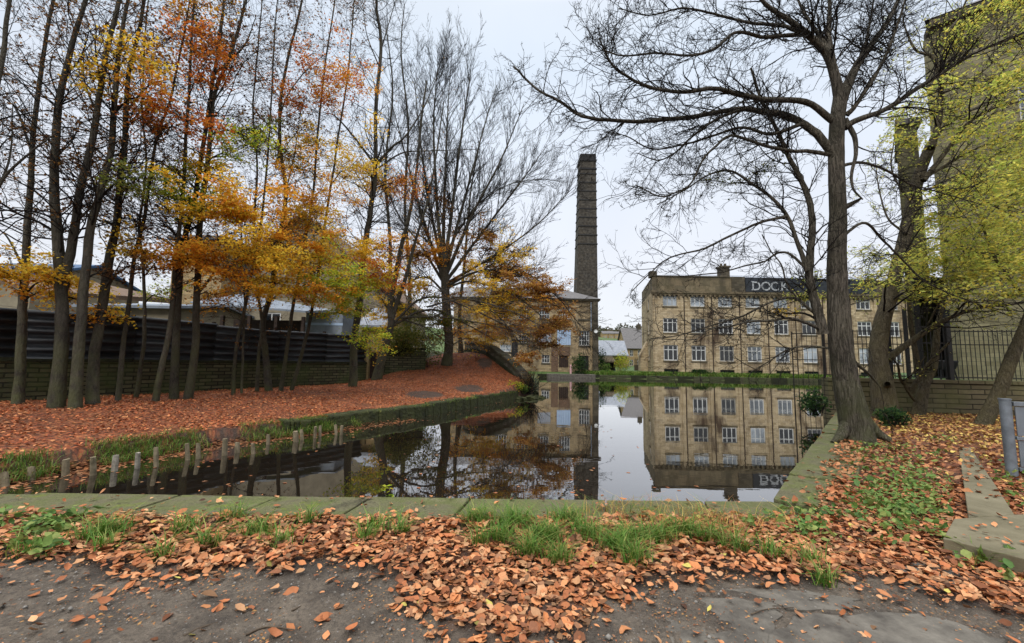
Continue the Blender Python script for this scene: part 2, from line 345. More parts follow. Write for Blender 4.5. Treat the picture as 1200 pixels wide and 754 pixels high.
def np_mesh(name, verts, faces, mat, parent=None, smooth=True, tint=None):
    """verts (N,3), faces (M,k) arrays."""
    me = bpy.data.meshes.new(name); k = faces.shape[1]
    me.vertices.add(len(verts)); me.vertices.foreach_set('co', np.ascontiguousarray(verts, np.float32).ravel())
    me.loops.add(faces.size); me.loops.foreach_set('vertex_index', np.ascontiguousarray(faces, np.int32).ravel())
    me.polygons.add(len(faces)); me.polygons.foreach_set('loop_start', np.arange(0, faces.size, k, dtype=np.int32))
    me.polygons.foreach_set('use_smooth', np.full(len(faces), smooth))
    me.update(calc_edges=True)
    if tint is not None:
        a = me.attributes.new('tint', 'FLOAT_COLOR', 'POINT')
        a.data.foreach_set('color', np.ascontiguousarray(np.c_[tint, np.ones(len(tint))], np.float32).ravel())
    me.validate()
    return link(name, me, mat, parent)

# ---- tubes in batches
def tubes(P, Rr, sides):
    B, m, _ = P.shape
    T = np.gradient(P, axis=1); T /= np.linalg.norm(T, axis=2, keepdims=True) + 1e-9
    mean = P[:, -1] - P[:, 0]; mean /= np.linalg.norm(mean, axis=1, keepdims=True) + 1e-9
    ref = np.where(np.abs(mean[:, 2:3]) > 0.75, np.array([[0.97, 0.22, 0.0]]), np.array([[0.05, 0.1, 1.0]]))[:, None, :]
    U = np.cross(T, ref); U /= np.linalg.norm(U, axis=2, keepdims=True) + 1e-9
    V = np.cross(T, U)
    g = np.arange(sides) * 2*np.pi/sides
    ring = P[:, :, None, :] + Rr[:, :, None, None]*(U[:, :, None, :]*np.cos(g)[None, None, :, None] + V[:, :, None, :]*np.sin(g)[None, None, :, None])
    verts = ring.reshape(-1, 3)
    b = np.arange(B)[:, None, None]*m*sides; i = np.arange(m-1)[None, :, None]*sides; k = np.arange(sides)[None, None, :]; k2 = (k+1) % sides
    f = np.stack([b+i+k, b+i+k2, b+i+sides+k2, b+i+sides+k], axis=-1).reshape(-1, 4)
    return verts, f
def join(parts):
    off = 0; vs = []; fs = []
    for v, f in parts:
        vs.append(v); fs.append(f+off); off += len(v)
    return np.concatenate(vs), np.concatenate(fs)

def smooth_line(pts, n):
    pts = np.array(pts, float); m = len(pts)
    if m == 2: return pts[0] + (pts[1]-pts[0])*np.linspace(0, 1, n)[:, None]
    ext = np.vstack([2*pts[0]-pts[1], pts, 2*pts[-1]-pts[-2]])
    t = np.linspace(0, m-1-1e-6, n); i = t.astype(int); u = (t-i)[:, None]
    p0, p1, p2, p3 = ext[i], ext[i+1], ext[i+2], ext[i+3]
    return 0.5*((2*p1) + (-p0+p2)*u + (2*p0-5*p1+4*p2-p3)*u**2 + (-p0+3*p1-3*p2+p3)*u**3)

def limb(pts, r0, r1, n=24, wig=0.012, power=1.0, flare=0.0):
    P = smooth_line(pts, n)
    L = np.linalg.norm(P[-1]-P[0]); w = np.cumsum(rng.normal(0, 1, P.shape), axis=0)*wig*L/n**0.5*0.35
    w -= np.linspace(0, 1, n)[:, None]*w[-1]; w[0] = 0
    P = P + w
    t = np.linspace(0, 1, n); R = r0 + (r1-r0)*t**power
    R = R*(1 + rng.normal(0, 0.025, n))
    if flare: R = R*(1 + flare*np.exp(-t*n/1.6))
    return P, R

def pl(Y, pts, dy=0.0):
    """picture polyline -> points in the place, drifting dy metres in depth from start to end"""
    n = len(pts); out = []
    for i, q in enumerate(pts):
        d = q[2] if len(q) > 2 else dy*(i/(n-1))**1.2
        out.append(D(q[0], q[1], Y+d))
    return out

def spawn(P, R, per, t0, t1, ang, lr, rr, rmin, up=0.0, flat=0.0):
    """children of branches P (B,m,3): per = mean number each -> starts, dirs, lens, radii"""
    B, m, _ = P.shape
    seg = np.linalg.norm(np.diff(P, axis=1), axis=2).sum(1)
    cnt = rng.poisson(per*np.ones(B) if np.isscalar(per) else per)
    idx = np.repeat(np.arange(B), cnt); N = len(idx)
    if N == 0: return None
    t = t0 + (t1-t0)*rng.random(N); f = t*(m-1); i = np.minimum(f.astype(int), m-2); u = (f-i)[:, None]
    st = P[idx, i]*(1-u) + P[idx, i+1]*u
    tan = P[idx, i+1]-P[idx, i]; tan /= np.linalg.norm(tan, axis=1, keepdims=True)+1e-9
    rad = R[idx, i]*(1-u[:, 0]) + R[idx, i+1]*u[:, 0]
    q = rng.normal(0, 1, (N, 3)); q[:, 2] *= (1-flat); q -= (q*tan).sum(1, keepdims=True)*tan; q /= np.linalg.norm(q, axis=1, keepdims=True)+1e-9
    a = np.radians(rng.normal(ang, ang*0.22, N))[:, None]
    d = tan*np.cos(a) + q*np.sin(a); d[:, 2] += up; d[:, 2] *= (1-flat*0.5)
    d /= np.linalg.norm(d, axis=1, keepdims=True)+1e-9
    ln = seg[idx]*rng.uniform(lr[0], lr[1], N)*(1.15-0.75*t)
    return st, d, ln, np.maximum(rad*rng.uniform(rr[0], rr[1], N), rmin)
def grow(st, d, ln, r, n, jit, up, rtip=0.35):
    P = [st]; p = st.copy(); d = d.copy()
    for i in range(n):
        d = d + rng.normal(0, jit, d.shape); d[:, 2] += up
        d /= np.linalg.norm(d, axis=1, keepdims=True)+1e-9
        p = p + d*(ln/n)[:, None]; P.append(p)
    P = np.stack(P, 1); R = r[:, None]*np.linspace(1, rtip, n+1)[None, :]
    return P, R

PAL = dict(
    bronze=[(0.13, 0.06, 0.022), (0.2, 0.09, 0.026), (0.085, 0.04, 0.018), (0.28, 0.14, 0.035)],
    red=[(0.64, 0.20, 0.03), (0.56, 0.15, 0.025), (0.70, 0.28, 0.035), (0.40, 0.10, 0.02)],
    orange=[(0.78, 0.40, 0.04), (0.74, 0.32, 0.032), (0.80, 0.48, 0.05), (0.62, 0.23, 0.025)],
    gold=[(0.82, 0.57, 0.05), (0.80, 0.50, 0.04), (0.84, 0.64, 0.08), (0.74, 0.39, 0.03)],
    lime=[(0.56, 0.58, 0.06), (0.42, 0.52, 0.05), (0.70, 0.58, 0.05), (0.28, 0.42, 0.04)],
    yellowgreen=[(0.64, 0.62, 0.13), (0.50, 0.55, 0.11), (0.74, 0.66, 0.13), (0.36, 0.44, 0.08), (0.62, 0.50, 0.09), (0.45, 0.48, 0.12)],
    rust=[(0.42, 0.19, 0.05), (0.33, 0.135, 0.036), (0.50, 0.26, 0.06), (0.24, 0.10, 0.03), (0.55, 0.33, 0.06)],
    olive=[(0.15, 0.165, 0.03), (0.22, 0.2, 0.035), (0.10, 0.13, 0.022)],
    litter=[(0.50, 0.205, 0.085), (0.54, 0.245, 0.11), (0.42, 0.145, 0.056), (0.56, 0.30, 0.15), (0.32, 0.115, 0.048), (0.20, 0.08, 0.038), (0.48, 0.18, 0.066), (0.52, 0.22, 0.09), (0.44, 0.23, 0.11), (0.27, 0.13, 0.065), (0.36, 0.13, 0.05)],
    carpet=[(0.48, 0.145, 0.052), (0.52, 0.18, 0.068), (0.40, 0.105, 0.038), (0.55, 0.23, 0.09), (0.29, 0.085, 0.034), (0.38, 0.16, 0.07)],
    brownlitter=[(0.36, 0.17, 0.065), (0.46, 0.23, 0.08), (0.27, 0.115, 0.045), (0.52, 0.33, 0.09), (0.19, 0.09, 0.035), (0.56, 0.42, 0.11)],
    grass=[(0.07, 0.17, 0.018), (0.10, 0.22, 0.026), (0.15, 0.25, 0.04), (0.25, 0.27, 0.07)],
    ivy=[(0.03, 0.075, 0.022), (0.05, 0.11, 0.03), (0.02, 0.05, 0.018), (0.09, 0.15, 0.04)],
    herb=[(0.14, 0.24, 0.05), (0.17, 0.26, 0.06), (0.08, 0.16, 0.035), (0.25, 0.30, 0.08)],
)
def tints(pal, n):
    c = np.array(PAL[pal])[rng.integers(0, len(PAL[pal]), n)]
    return c*rng.uniform(0.75, 1.2, (n, 1))

def leaf_mesh(C, size, tint, flat=0.75, aspect=0.6, up=None, curl=0.25, six=False):
    """leaf blades at C (N,3): a folded rhomb each; flat=1 lies level"""
    N = len(C); nrm = rng.normal(0, 1, (N, 3))*(1-flat); nrm[:, 2] += 1.0 if flat > 0 else 0
    if up is not None: nrm = nrm + up
    nrm /= np.linalg.norm(nrm, axis=1, keepdims=True)+1e-9
    a = rng.normal(0, 1, (N, 3)); a -= (a*nrm).sum(1, keepdims=True)*nrm; a /= np.linalg.norm(a, axis=1, keepdims=True)+1e-9
    b = np.cross(nrm, a); s = (size*rng.uniform(0.65, 1.25, N))[:, None]; w = s*aspect*rng.uniform(0.8, 1.15, (N, 1))
    cu = (rng.uniform(-0.3, 1.0, (N, 1))*curl)*s
    if six:
        c1 = (rng.uniform(-0.5, 1, (N, 1))*curl)*s; c2 = (rng.uniform(-0.5, 1, (N, 1))*curl)*s; cv = rng.uniform(-.5, 1, (N, 1))*curl*s; bend = b*w*rng.uniform(-.25, .25, (N, 1))
        V = np.stack([C-a*s*.5+nrm*c1, C-a*s*.36-b*w*.3+nrm*(c1*.6+cu*.4), C-a*s*.08-b*w*.5+nrm*cu, C+a*s*.22-b*w*.4+nrm*(c2*.4+cu*.7), C+a*s*.54+nrm*c2+bend,
                      C+a*s*.22+b*w*.4+nrm*(c2*.4+cv*.7), C-a*s*.08+b*w*.5+nrm*cv, C-a*s*.36+b*w*.3+nrm*(c1*.6+cv*.4), C-a*s*.22, C+a*s*.16], 1)
        V = V + rng.normal(0, 1, V.shape)*(s*.028)[:, None, :]
        tri = np.array([(0, 1, 8), (1, 2, 8), (2, 9, 8), (2, 3, 9), (3, 4, 9), (4, 5, 9), (5, 6, 9), (6, 8, 9), (6, 7, 8), (7, 0, 8)])
        F = (np.arange(N)[:, None, None]*10 + tri[None]).reshape(-1, 3); k = 10
    else:
        V = np.stack([C-a*s*0.5, C-b*w*0.5+nrm*cu, C+a*s*0.5, C+b*w*0.5+nrm*cu], 1); k = 4
        F = (np.arange(N)[:, None]*4 + np.arange(4)[None])
    return V.reshape(-1, 3), F, np.repeat(tint, k, axis=0)

class Tree:
    """trunk and limbs given by hand, finer wood grown from them, leaves on the twigs"""
    def __init__(s, name, label, cat, base, barkm='beech_bark', twigm='twig_bark', group=None):
        s.root = thing(name, label, cat, base, group); s.bark = barkm; s.twig = twigm
        s.flatspray = .78; s.mult = 2.5; s.big = 1.22; s.limbs = []; s.tw = []; s.leafC = []; s.leafT = []; s.leafS = []; s.bud = []
    def add(s, P, R, tmin=0.3, dens=1.0, seed=True):
        s.limbs.append((P, R, tmin, dens)); return P, R
    def twigs(s, spacing=0.4, len1=(0.8, 1.8), ang1=50, up1=0.03, n2=5, n3=4, jit=0.13, flat=0.0, r1=(0.25, 0.5), rmin=0.004, lr2=(0.25, 0.55), lr3=(0.2, 0.5), ang2=42):
        for P, R, tmin, dens in s.limbs:
            if dens <= 0: continue
            L = np.linalg.norm(np.diff(P, axis=0), axis=1).sum()
            q = spawn(P[None], R[None], dens*L*(1-tmin)/spacing, tmin, 1.0, ang1, (1, 1), r1, rmin*1.6, up1, flat)
            if q is None: continue
            st, d, ln, r = q; ln = rng.uniform(*len1, len(st)); r = np.minimum(r, 0.006+ln*0.011)
            a = grow(st, d, ln, r, 7, jit, up1, 0.3); s.tw.append((a, 4))
            q = spawn(*a, n2, 0.2, 1.0, ang2, lr2, (0.45, 0.7), rmin, up1*0.7, flat)
            if q is None: continue
            b = grow(*q, 5, jit*1.1, up1, 0.4); s.tw.append((b, 3))
            q = spawn(*b, n3, 0.2, 1.0, ang2, lr3, (0.5, 0.8), rmin*0.8, up1*0.5, flat)
            if q is None: continue
            c = grow(*q, 3, jit, up1, 0.5); s.tw.append((c, 3)); s.bud.append(c[0]); s.bud.append(b[0])
    def scatter_leaves(s, prob, pal, size, per=2, zmax=None, clump=0.0):
        for P in s.bud:
            k = rng.random(len(P)) < prob
            Q = P[k]
            if clump and len(Q):
                h = np.sin(Q[:, 0, 0]*1.7+1)*np.sin(Q[:, 0, 1]*1.3+2)*np.sin(Q[:, 0, 2]*2.1) + rng.normal(0, 0.15, len(Q)); Q = Q[h > clump-0.5]
            if zmax is not None: Q = Q[Q[:, -1, 2] < zmax]
            if not len(Q): continue
            for j in range(per):
                i = rng.integers(1, Q.shape[1], len(Q)); c = Q[np.arange(len(Q)), i] + rng.normal(0, 0.03, (len(Q), 3))
                s.leafC.append(c); s.leafT.append(tints(pal, len(c))); s.leafS.append(np.full(len(c), size))
    def spray(s, px, py, Y, rpx, n, pal, size=0.075, tail=True, src=None, droop=0.1):
        """a leafy spray round a point, carried by a branch from the nearest lower wood"""
        c = D(px, py, Y); r = rpx*Y/FPX
        best = None
        for P, R, *_ in s.limbs:
            w = np.linalg.norm(P-c, axis=1) + np.maximum(P[:, 2]-c[2]+0.2, 0)*1.5; i = int(w.argmin())
            if best is None or w[i] < best[0]: best = (w[i], P[i], R[i])
        a = best[1]; mid = (a+c)/2 + np.array((0, 0, 0.15*np.linalg.norm(c-a)))
        P, R = limb([a, mid, c, c+(c-a)/(np.linalg.norm(c-a)+1e-6)*r*0.8], min(best[2]*0.5, 0.03), 0.005, 14, 0.03)
        s.tw.append(((P[None], R[None]), 5))
        q = spawn(P[None], R[None], 16, 0.35, 1.0, 55, (0.2, 0.2), (0.5, 0.7), 0.004, 0.0, s.flatspray)
        st, d, ln, rr = q; ln = rng.uniform(0.5, 1.1, len(st))*r
        b = grow(st, d, ln, rr, 5, 0.12, 0.0, 0.4); s.tw.append((b, 3))
        q = spawn(*b, 6, 0.15, 1.0, 45, (0.3, 0.6), (0.5, 0.8), 0.003, 0, 0.7)
        e_ = grow(*q, 3, 0.1, -0.02, 0.5); s.tw.append((e_, 3))
        allP = np.concatenate([e_[0].reshape(-1, 3), e_[0].reshape(-1, 3), b[0].reshape(-1, 3)])
        n = int(n*s.mult); c_ = allP[rng.integers(0, len(allP), n)] + rng.normal(0, 1, (n, 3))*np.array((0.12, 0.12, 0.05))
        s.leafC.append(c_); s.leafT.append(tints(pal, n)); s.leafS.append(np.full(n, size*s.big))
    def finish(s, sides=10, leafy='leaf', flat=0.42, aspect=0.66):
        parts = [tubes(P[None], R[None], sides) for P, R, *_ in s.limbs]
        v, f = join(parts); np_mesh('trunk', v, f, s.bark, s.root)
        if s.tw:
            v, f = join([tubes(P, R, k) for (P, R), k in s.tw]); np_mesh('crown', v, f, s.twig, s.root)
        if s.leafC:
            C = np.concatenate(s.leafC); T = np.concatenate(s.leafT); Z = np.concatenate(s.leafS)
            v, f, t = leaf_mesh(C, Z, T, flat, aspect); np_mesh('foliage', v, f, leafy, s.root, False, t)
        return s.root

# ------------------------------------------------------------------ ground
CANAL = np.array([(-9.6, 4.45), (-8.4, 5.0), (-7.5, 6.05), (-7.05, 7.35), (-6.35, 9.0), (-5.0, 10.75), (-3.3, 13.5), (-2.4, 15.5), (-1.45, 17.9), (-0.4, 20.2), (0.5, 22.0), (1.25, 23.2),
                  (1.7, 27), (2.6, 40), (3.4, 54.4), (20, 54.4), (46, 54.5), (46, 52), (15, 18.6), (11.05, 13.95), (8.15, 10.45), (3.2, 4.9), (2.6, 4.72), (-2, 4.62), (-6, 4.5)])
def seg_dist(X, Y, A, B):
    ax, ay = A; bx, by = B; dx, dy = bx-ax, by-ay
    t = np.clip(((X-ax)*dx + (Y-ay)*dy)/(dx*dx+dy*dy), 0, 1)
    return np.hypot(X-ax-t*dx, Y-ay-t*dy)
def inside(X, Y, poly):
    r = np.zeros(X.shape, bool); n = len(poly)
    for i in range(n):
        x0, y0 = poly[i]; x1, y1 = poly[(i+1) % n]
        c = ((y0 > Y) != (y1 > Y)) & (X < (x1-x0)*(Y-y0)/(y1-y0+1e-12)+x0); r ^= c
    return r
def sdist(X, Y, poly):
    d = np.full(X.shape, 1e9)
    for i in range(len(poly)): d = np.minimum(d, seg_dist(X, Y, poly[i], poly[(i+1) % len(poly)]))
    return np.where(inside(X, Y, poly), -d, d)
def sm(x, a, b):
    t = np.clip((x-a)/(b-a), 0, 1); return t*t*(3-2*t)
RAMP = [np.array(p) for p in ((-3.0, 19.5), (-2.9, 24), (-4.2, 29.5), (-6.5, 34))]
# the left bank runs west of the water, the near bank in front of it, the right bank east of it
def is_left(X, Y): return (X < np.interp(Y, [4.6, 6.05, 7.35, 10.75, 17.9, 23.2, 40, 57], [-8.4, -7.5, -7.05, -5.0, -1.45, 1.25, 2.6, 3.4]) + 0.2) & (Y > 4.6) & (Y < 54.2)
WALL_A, WALL_B = np.array((-17.2, 5.2)), np.array((-7.75, 22.0))
def vnoise(X, Y, s):
    return (np.sin(X*1.3*s+0.7)*np.cos(Y*1.7*s+1.1) + np.sin((X+Y)*2.3*s)*0.5 + np.sin((X*0.8-Y*1.9)*3.1*s+2)*0.3)/1.8
RET = [(10.9, 14.3), (13.6, 13.75), (30.0, 10.5)]      # foot of the stone retaining wall on the right
def height(X, Y):
    X = np.asarray(X, float); Y = np.asarray(Y, float)
    sd = sdist(X, Y, CANAL)
    left = is_left(X, Y)
    h = 0.02 + 0.015*vnoise(X, Y, 1.5) + 0.03*sm(Y, 2.6, 3.4)*sm(-Y, -4.6, -4.0)
    h = np.where(X > 2, h + 0.10*sm(X-Y*0.72, 0.6, 3.5)*sm(Y, 4, 7), h)
    hl = np.interp(Y, [5, 11, 20], [0.0, 0.04, 0.12]) + 0.22*sm(sd, 0.1, 4.5) + 0.02*vnoise(X, Y, 1.0)
    ramp = np.interp(Y, [17, 20.5, 24, 28, 31, 36], [0, 0.12, 0.75, 1.72, 1.95, 1.7])*sm(np.interp(Y, [20, 22.4, 24.2, 25.9, 28, 29.8, 31.6], [1.5, 1.7, .4, -.4, -1.35, -2.1, -3.2])-X, -.25, .1)*sm(X, -9, -6)*np.where(Y > 36, 0.0, 1.0)*sm(-Y, -36, -32)
    h = np.where(left, hl + ramp, h)
    far = Y > 54
    h = np.where(far, 0.10 + 0.3*sm(Y, 54.5, 56) + 0.2*sm(Y, 57, 62) + 0.9*sm(Y, 62, 110), h)
    behind = (X > 10.7) & (Y > np.interp(X, [p[0] for p in RET], [p[1] for p in RET]) + 0.25) & (sd > 0.4) & (Y < 54)
    h = np.where(behind, 1.12, h)
    h = np.where(sd < 0, np.minimum(h, h - (h+1.2)*sm(-sd, 0.0, 0.3)), h)
    return h, sd, left
def H(x, y): return float(height(np.array([x]), np.array([y]))[0][0])

def leaf_front(X):      # nearer limit of the leaf strip on the path
    px = [-100, 0, 100, 200, 300, 400, 455, 480, 520, 600, 680, 720, 780, 860, 960, 1050, 1130, 1200, 1300]
    py = [650, 655, 668, 688, 672, 668, 678, 720, 752, 764, 752, 705, 688, 684, 690, 694, 712, 735, 760]
    pts = [G(a, b, 0.0) for a, b in zip(px, py)]
    return np.interp(X, [p[0] for p in pts], [p[1] for p in pts])

def build_ground():
    xs = np.concatenate([np.arange(-400, -40, 30), np.arange(-40, -20, 1.0), np.arange(-20, 17, 0.16), np.arange(17, 60, 1.0), np.arange(60, 420, 30)])
    ys = np.concatenate([np.arange(-30, 0, 2.0), np.arange(0, 24, 0.16), np.arange(24, 40, 0.4), np.arange(40, 64, 0.8), np.arange(64, 150, 6), np.arange(150, 500, 30)])
    X, Y = np.meshgrid(xs, ys); Z, sd, left = height(X, Y)
    v = np.stack([X, Y, Z], -1).reshape(-1, 3); ny, nx = X.shape
    i = (np.arange(ny-1)[:, None]*nx + np.arange(nx-1)[None]).ravel()
    f = np.stack([i, i+1, i+nx+1, i+nx], 1)
    o = np_mesh('ground', v, f, 'ground_cover'); tag(o, kind='structure')
    me = o.data
    jit = 0.12*vnoise(X, Y, 4)
    near = (~left) & (Y < 20) & (X < 40)
    path = np.where(near & (X < 30), sm(-(Y-leaf_front(X)+jit), -0.1, 0.2), 0.0)
    px_ = np.interp(Y, [20, 22.4, 24.2, 25.9, 28, 29.8, 31.6], [1.5, 1.7, .4, -.4, -1.35, -2.1, -3.2])
    leafy = np.where(left & ((Y < 22.4) | (X < px_)), 1.0, 0.0)
    leafy = np.where(near, 0.35*sm(Y-leaf_front(X), 0, 0.3), leafy)
    leafy = np.where(near & (X > 5), 0.6, leafy)
    for px, py, a, b in ((498, 459, 0.75, 0.8), (550, 455, 0.7, 0.9), (568, 448, 0.5, 0.9)):
        c = G(px, py, 0.3); leafy = np.where(np.hypot((X-c[0])/a, (Y-c[1])/(b*1.3)) + jit*1.5 < 1, 0.12, leafy)
    grassy = np.where((Y > 54) | ((X > 10.7) & (Z > 1.0)), 1.0, 0.0)
    wl = (X < -17.2+(Y-5.2)*0.5625 - 0.3) & left
    grassy = np.where(left & (Y > 22.4) & (X > px_), 0.7, grassy)
    grassy = np.where(wl, 0.6, grassy); leafy = np.where(wl, 0.2, leafy)
    leafy = np.where(sd < 0.0, 0.25, leafy)
    for nm, arr in (('path', path), ('leafy', leafy), ('grassy', grassy)):
        a = me.attributes.new(nm, 'FLOAT', 'POINT'); a.data.foreach_set('value', arr.astype(np.float32).ravel())
build_ground()

def lattice(X, Y, cell, seed):
    g = np.random.default_rng(seed).normal(0, 1, (257, 257)); u = (X/cell) % 256; v = (Y/cell) % 256; i = u.astype(int); j = v.astype(int); a = u-i; b = v-j; a = a*a*(3-2*a); b = b*b*(3-2*b)
    return g[i, j]*(1-a)*(1-b) + g[i+1, j]*a*(1-b) + g[i, j+1]*(1-a)*b + g[i+1, j+1]*a*b
def build_path():
    xs = np.arange(-8, 8, .02); ys = np.concatenate([np.arange(1.2, 2.0, .05), np.arange(2.0, 3.9, .016)]); X, Y = np.meshgrid(xs, ys)
    Z = .026 + .014*lattice(X+20, Y, .45, 1) + .007*lattice(X+20, Y, .13, 2) + .0045*np.abs(lattice(X+20, Y, .05, 3)) + .003*lattice(X+20, Y, .022, 4)
    fade = sm(Y-leaf_front(X), .05, .5); Z = Z - .05*fade*sm(Y, 3.2, 3.8)
    nx = X.shape[1]; i = (np.arange(X.shape[0]-1)[:, None]*nx + np.arange(nx-1)[None]).ravel()
    o = np_mesh('path', np.stack([X, Y, Z], -1).reshape(-1, 3), np.stack([i, i+1, i+nx+1, i+nx], 1), 'ground_cover'); tag(o, kind='structure')
    pa = 1-sm(Y-leaf_front(X)+.1*vnoise(X, Y, 4), -.05, .25)
    for nm, arr in (('path', pa), ('leafy', .25*(1-pa)), ('grassy', X*0)):
        a = o.data.attributes.new(nm, 'FLOAT', 'POINT'); a.data.foreach_set('value', arr.astype(np.float32).ravel())
build_path()

WATER_Z = -0.3
w = MB(); w.quad((-14, 3.9, WATER_Z), (60, 3.9, WATER_Z), (60, 56, WATER_Z), (-14, 56, WATER_Z)); tag(w.build('water', 'still_water'), kind='structure')

# hill behind the valley
def build_hill():
    xs = np.linspace(-450, 500, 96); ys = np.linspace(130, 700, 40); X, Y = np.meshgrid(xs, ys)
    Z = 0.8 + 30*sm(Y, 150, 420) + 8*vnoise(X, Y, 0.012)*sm(Y, 150, 300) - 30*sm(Y, 450, 700)
    nx = X.shape[1]; i = (np.arange(X.shape[0]-1)[:, None]*nx + np.arange(nx-1)[None]).ravel()
    tag(np_mesh('hill', np.stack([X, Y, Z], -1).reshape(-1, 3), np.stack([i, i+1, i+nx+1, i+nx], 1), 'hill_grass'), kind='structure')
build_hill()

# ------------------------------------------------------------------ building helpers
def facade(mb, O, u, W_, z0, z1, holes, depth=0.18, nrm=None):
    """vertical wall from O along unit u, with rectangular openings (a0,a1,b0,b1: along, height) and their reveals"""
    u = np.array((u[0], u[1], 0.0)); n = np.array((u[1], -u[0], 0.0)) if nrm is None else np.array(nrm)
    O = np.array((O[0], O[1], 0.0)); up = np.array((0, 0, 1.0))
    P = lambda a, b, d=0.0: O + u*a + up*b - n*d
    xs = sorted({0, W_, *[h[0] for h in holes], *[h[1] for h in holes]}); zs = sorted({z0, z1, *[h[2] for h in holes], *[h[3] for h in holes]})
    for a0, a1 in zip(xs, xs[1:]):
        for b0, b1 in zip(zs, zs[1:]):
            ca, cb = (a0+a1)/2, (b0+b1)/2
            if any(h[0] < ca < h[1] and h[2] < cb < h[3] for h in holes): continue
            mb.quad(P(a0, b0), P(a1, b0), P(a1, b1), P(a0, b1))
    for a0, a1, b0, b1 in holes:
        mb.quad(P(a0, b0, depth), P(a1, b0, depth), P(a1, b0), P(a0, b0)); mb.quad(P(a0, b1), P(a1, b1), P(a1, b1, depth), P(a0, b1, depth))
        mb.quad(P(a0, b0), P(a0, b1), P(a0, b1, depth), P(a0, b0, depth)); mb.quad(P(a1, b0, depth), P(a1, b1, depth), P(a1, b1), P(a1, b0))
    return P

def window(parent, P, a0, a1, b0, b1, cols, rows, frame='white_paint', pane='dark_glass', bar=0.07, depth=0.14, sill='parapet_stone', transom=None, label=None):
    m = MB()
    u = P(1, 0)-P(0, 0); n = P(0, 0)-P(0, 0, 1)
    def bar_(x0, x1, z0, z1, d0, d1):
        m.hexa([P(x0, z0, d0), P(x1, z0, d0), P(x1, z0, d1), P(x0, z0, d1), P(x0, z1, d0), P(x1, z1, d0), P(x1, z1, d1), P(x0, z1, d1)])
    bar_(a0+.004, a0+bar, b0+.004, b1-.004, depth-.06, depth); bar_(a1-bar, a1-.004, b0+.004, b1-.004, depth-.06, depth)
    bar_(a0+bar, a1-bar, b0+.004, b0+bar, depth-.06, depth); bar_(a0+bar, a1-bar, b1-bar, b1-.004, depth-.06, depth)
    for i in range(1, cols):
        x = a0+(a1-a0)*i/cols; bar_(x-bar*.45, x+bar*.45, b0+bar, b1-bar, depth-.055, depth-.002)
    zs = [transom] if transom else [b0+(b1-b0)*i/rows for i in range(1, rows)]
    for z in zs: bar_(a0+bar, a1-bar, z-bar*.4, z+bar*.4, depth-.05, depth-.004)
    fr = m.build('window', frame, parent)
    if label: fr['label'] = label
    g = MB(); g.hexa([P(a0+.01, b0+.01, depth-.03), P(a1-.01, b0+.01, depth-.03), P(a1-.01, b0+.01, depth+.0), P(a0+.01, b0+.01, depth+.0), P(a0+.01, b1-.01, depth-.03), P(a1-.01, b1-.01, depth-.03), P(a1-.01, b1-.01, depth), P(a0+.01, b1-.01, depth)])
    pn = g.build('pane', pane); pn.parent = fr
    if sill:
        q = MB(); q.hexa([P(a0-.1, b0-.2, -.07), P(a1+.1, b0-.2, -.07), P(a1+.1, b0-.2, .1), P(a0-.1, b0-.2, .1), P(a0-.1, b0-.006, -.07), P(a1+.1, b0-.006, -.07), P(a1+.1, b0-.006, .1), P(a0-.1, b0-.006, .1)])
        sl_ = q.build('sill', sill); sl_.parent = fr
    return fr
def loc(o):   # children built in world coordinates under a moved Empty
    return o
# parent offset for sub-parts: parts carry an inverse already, sub-parts follow the part's own identity basis

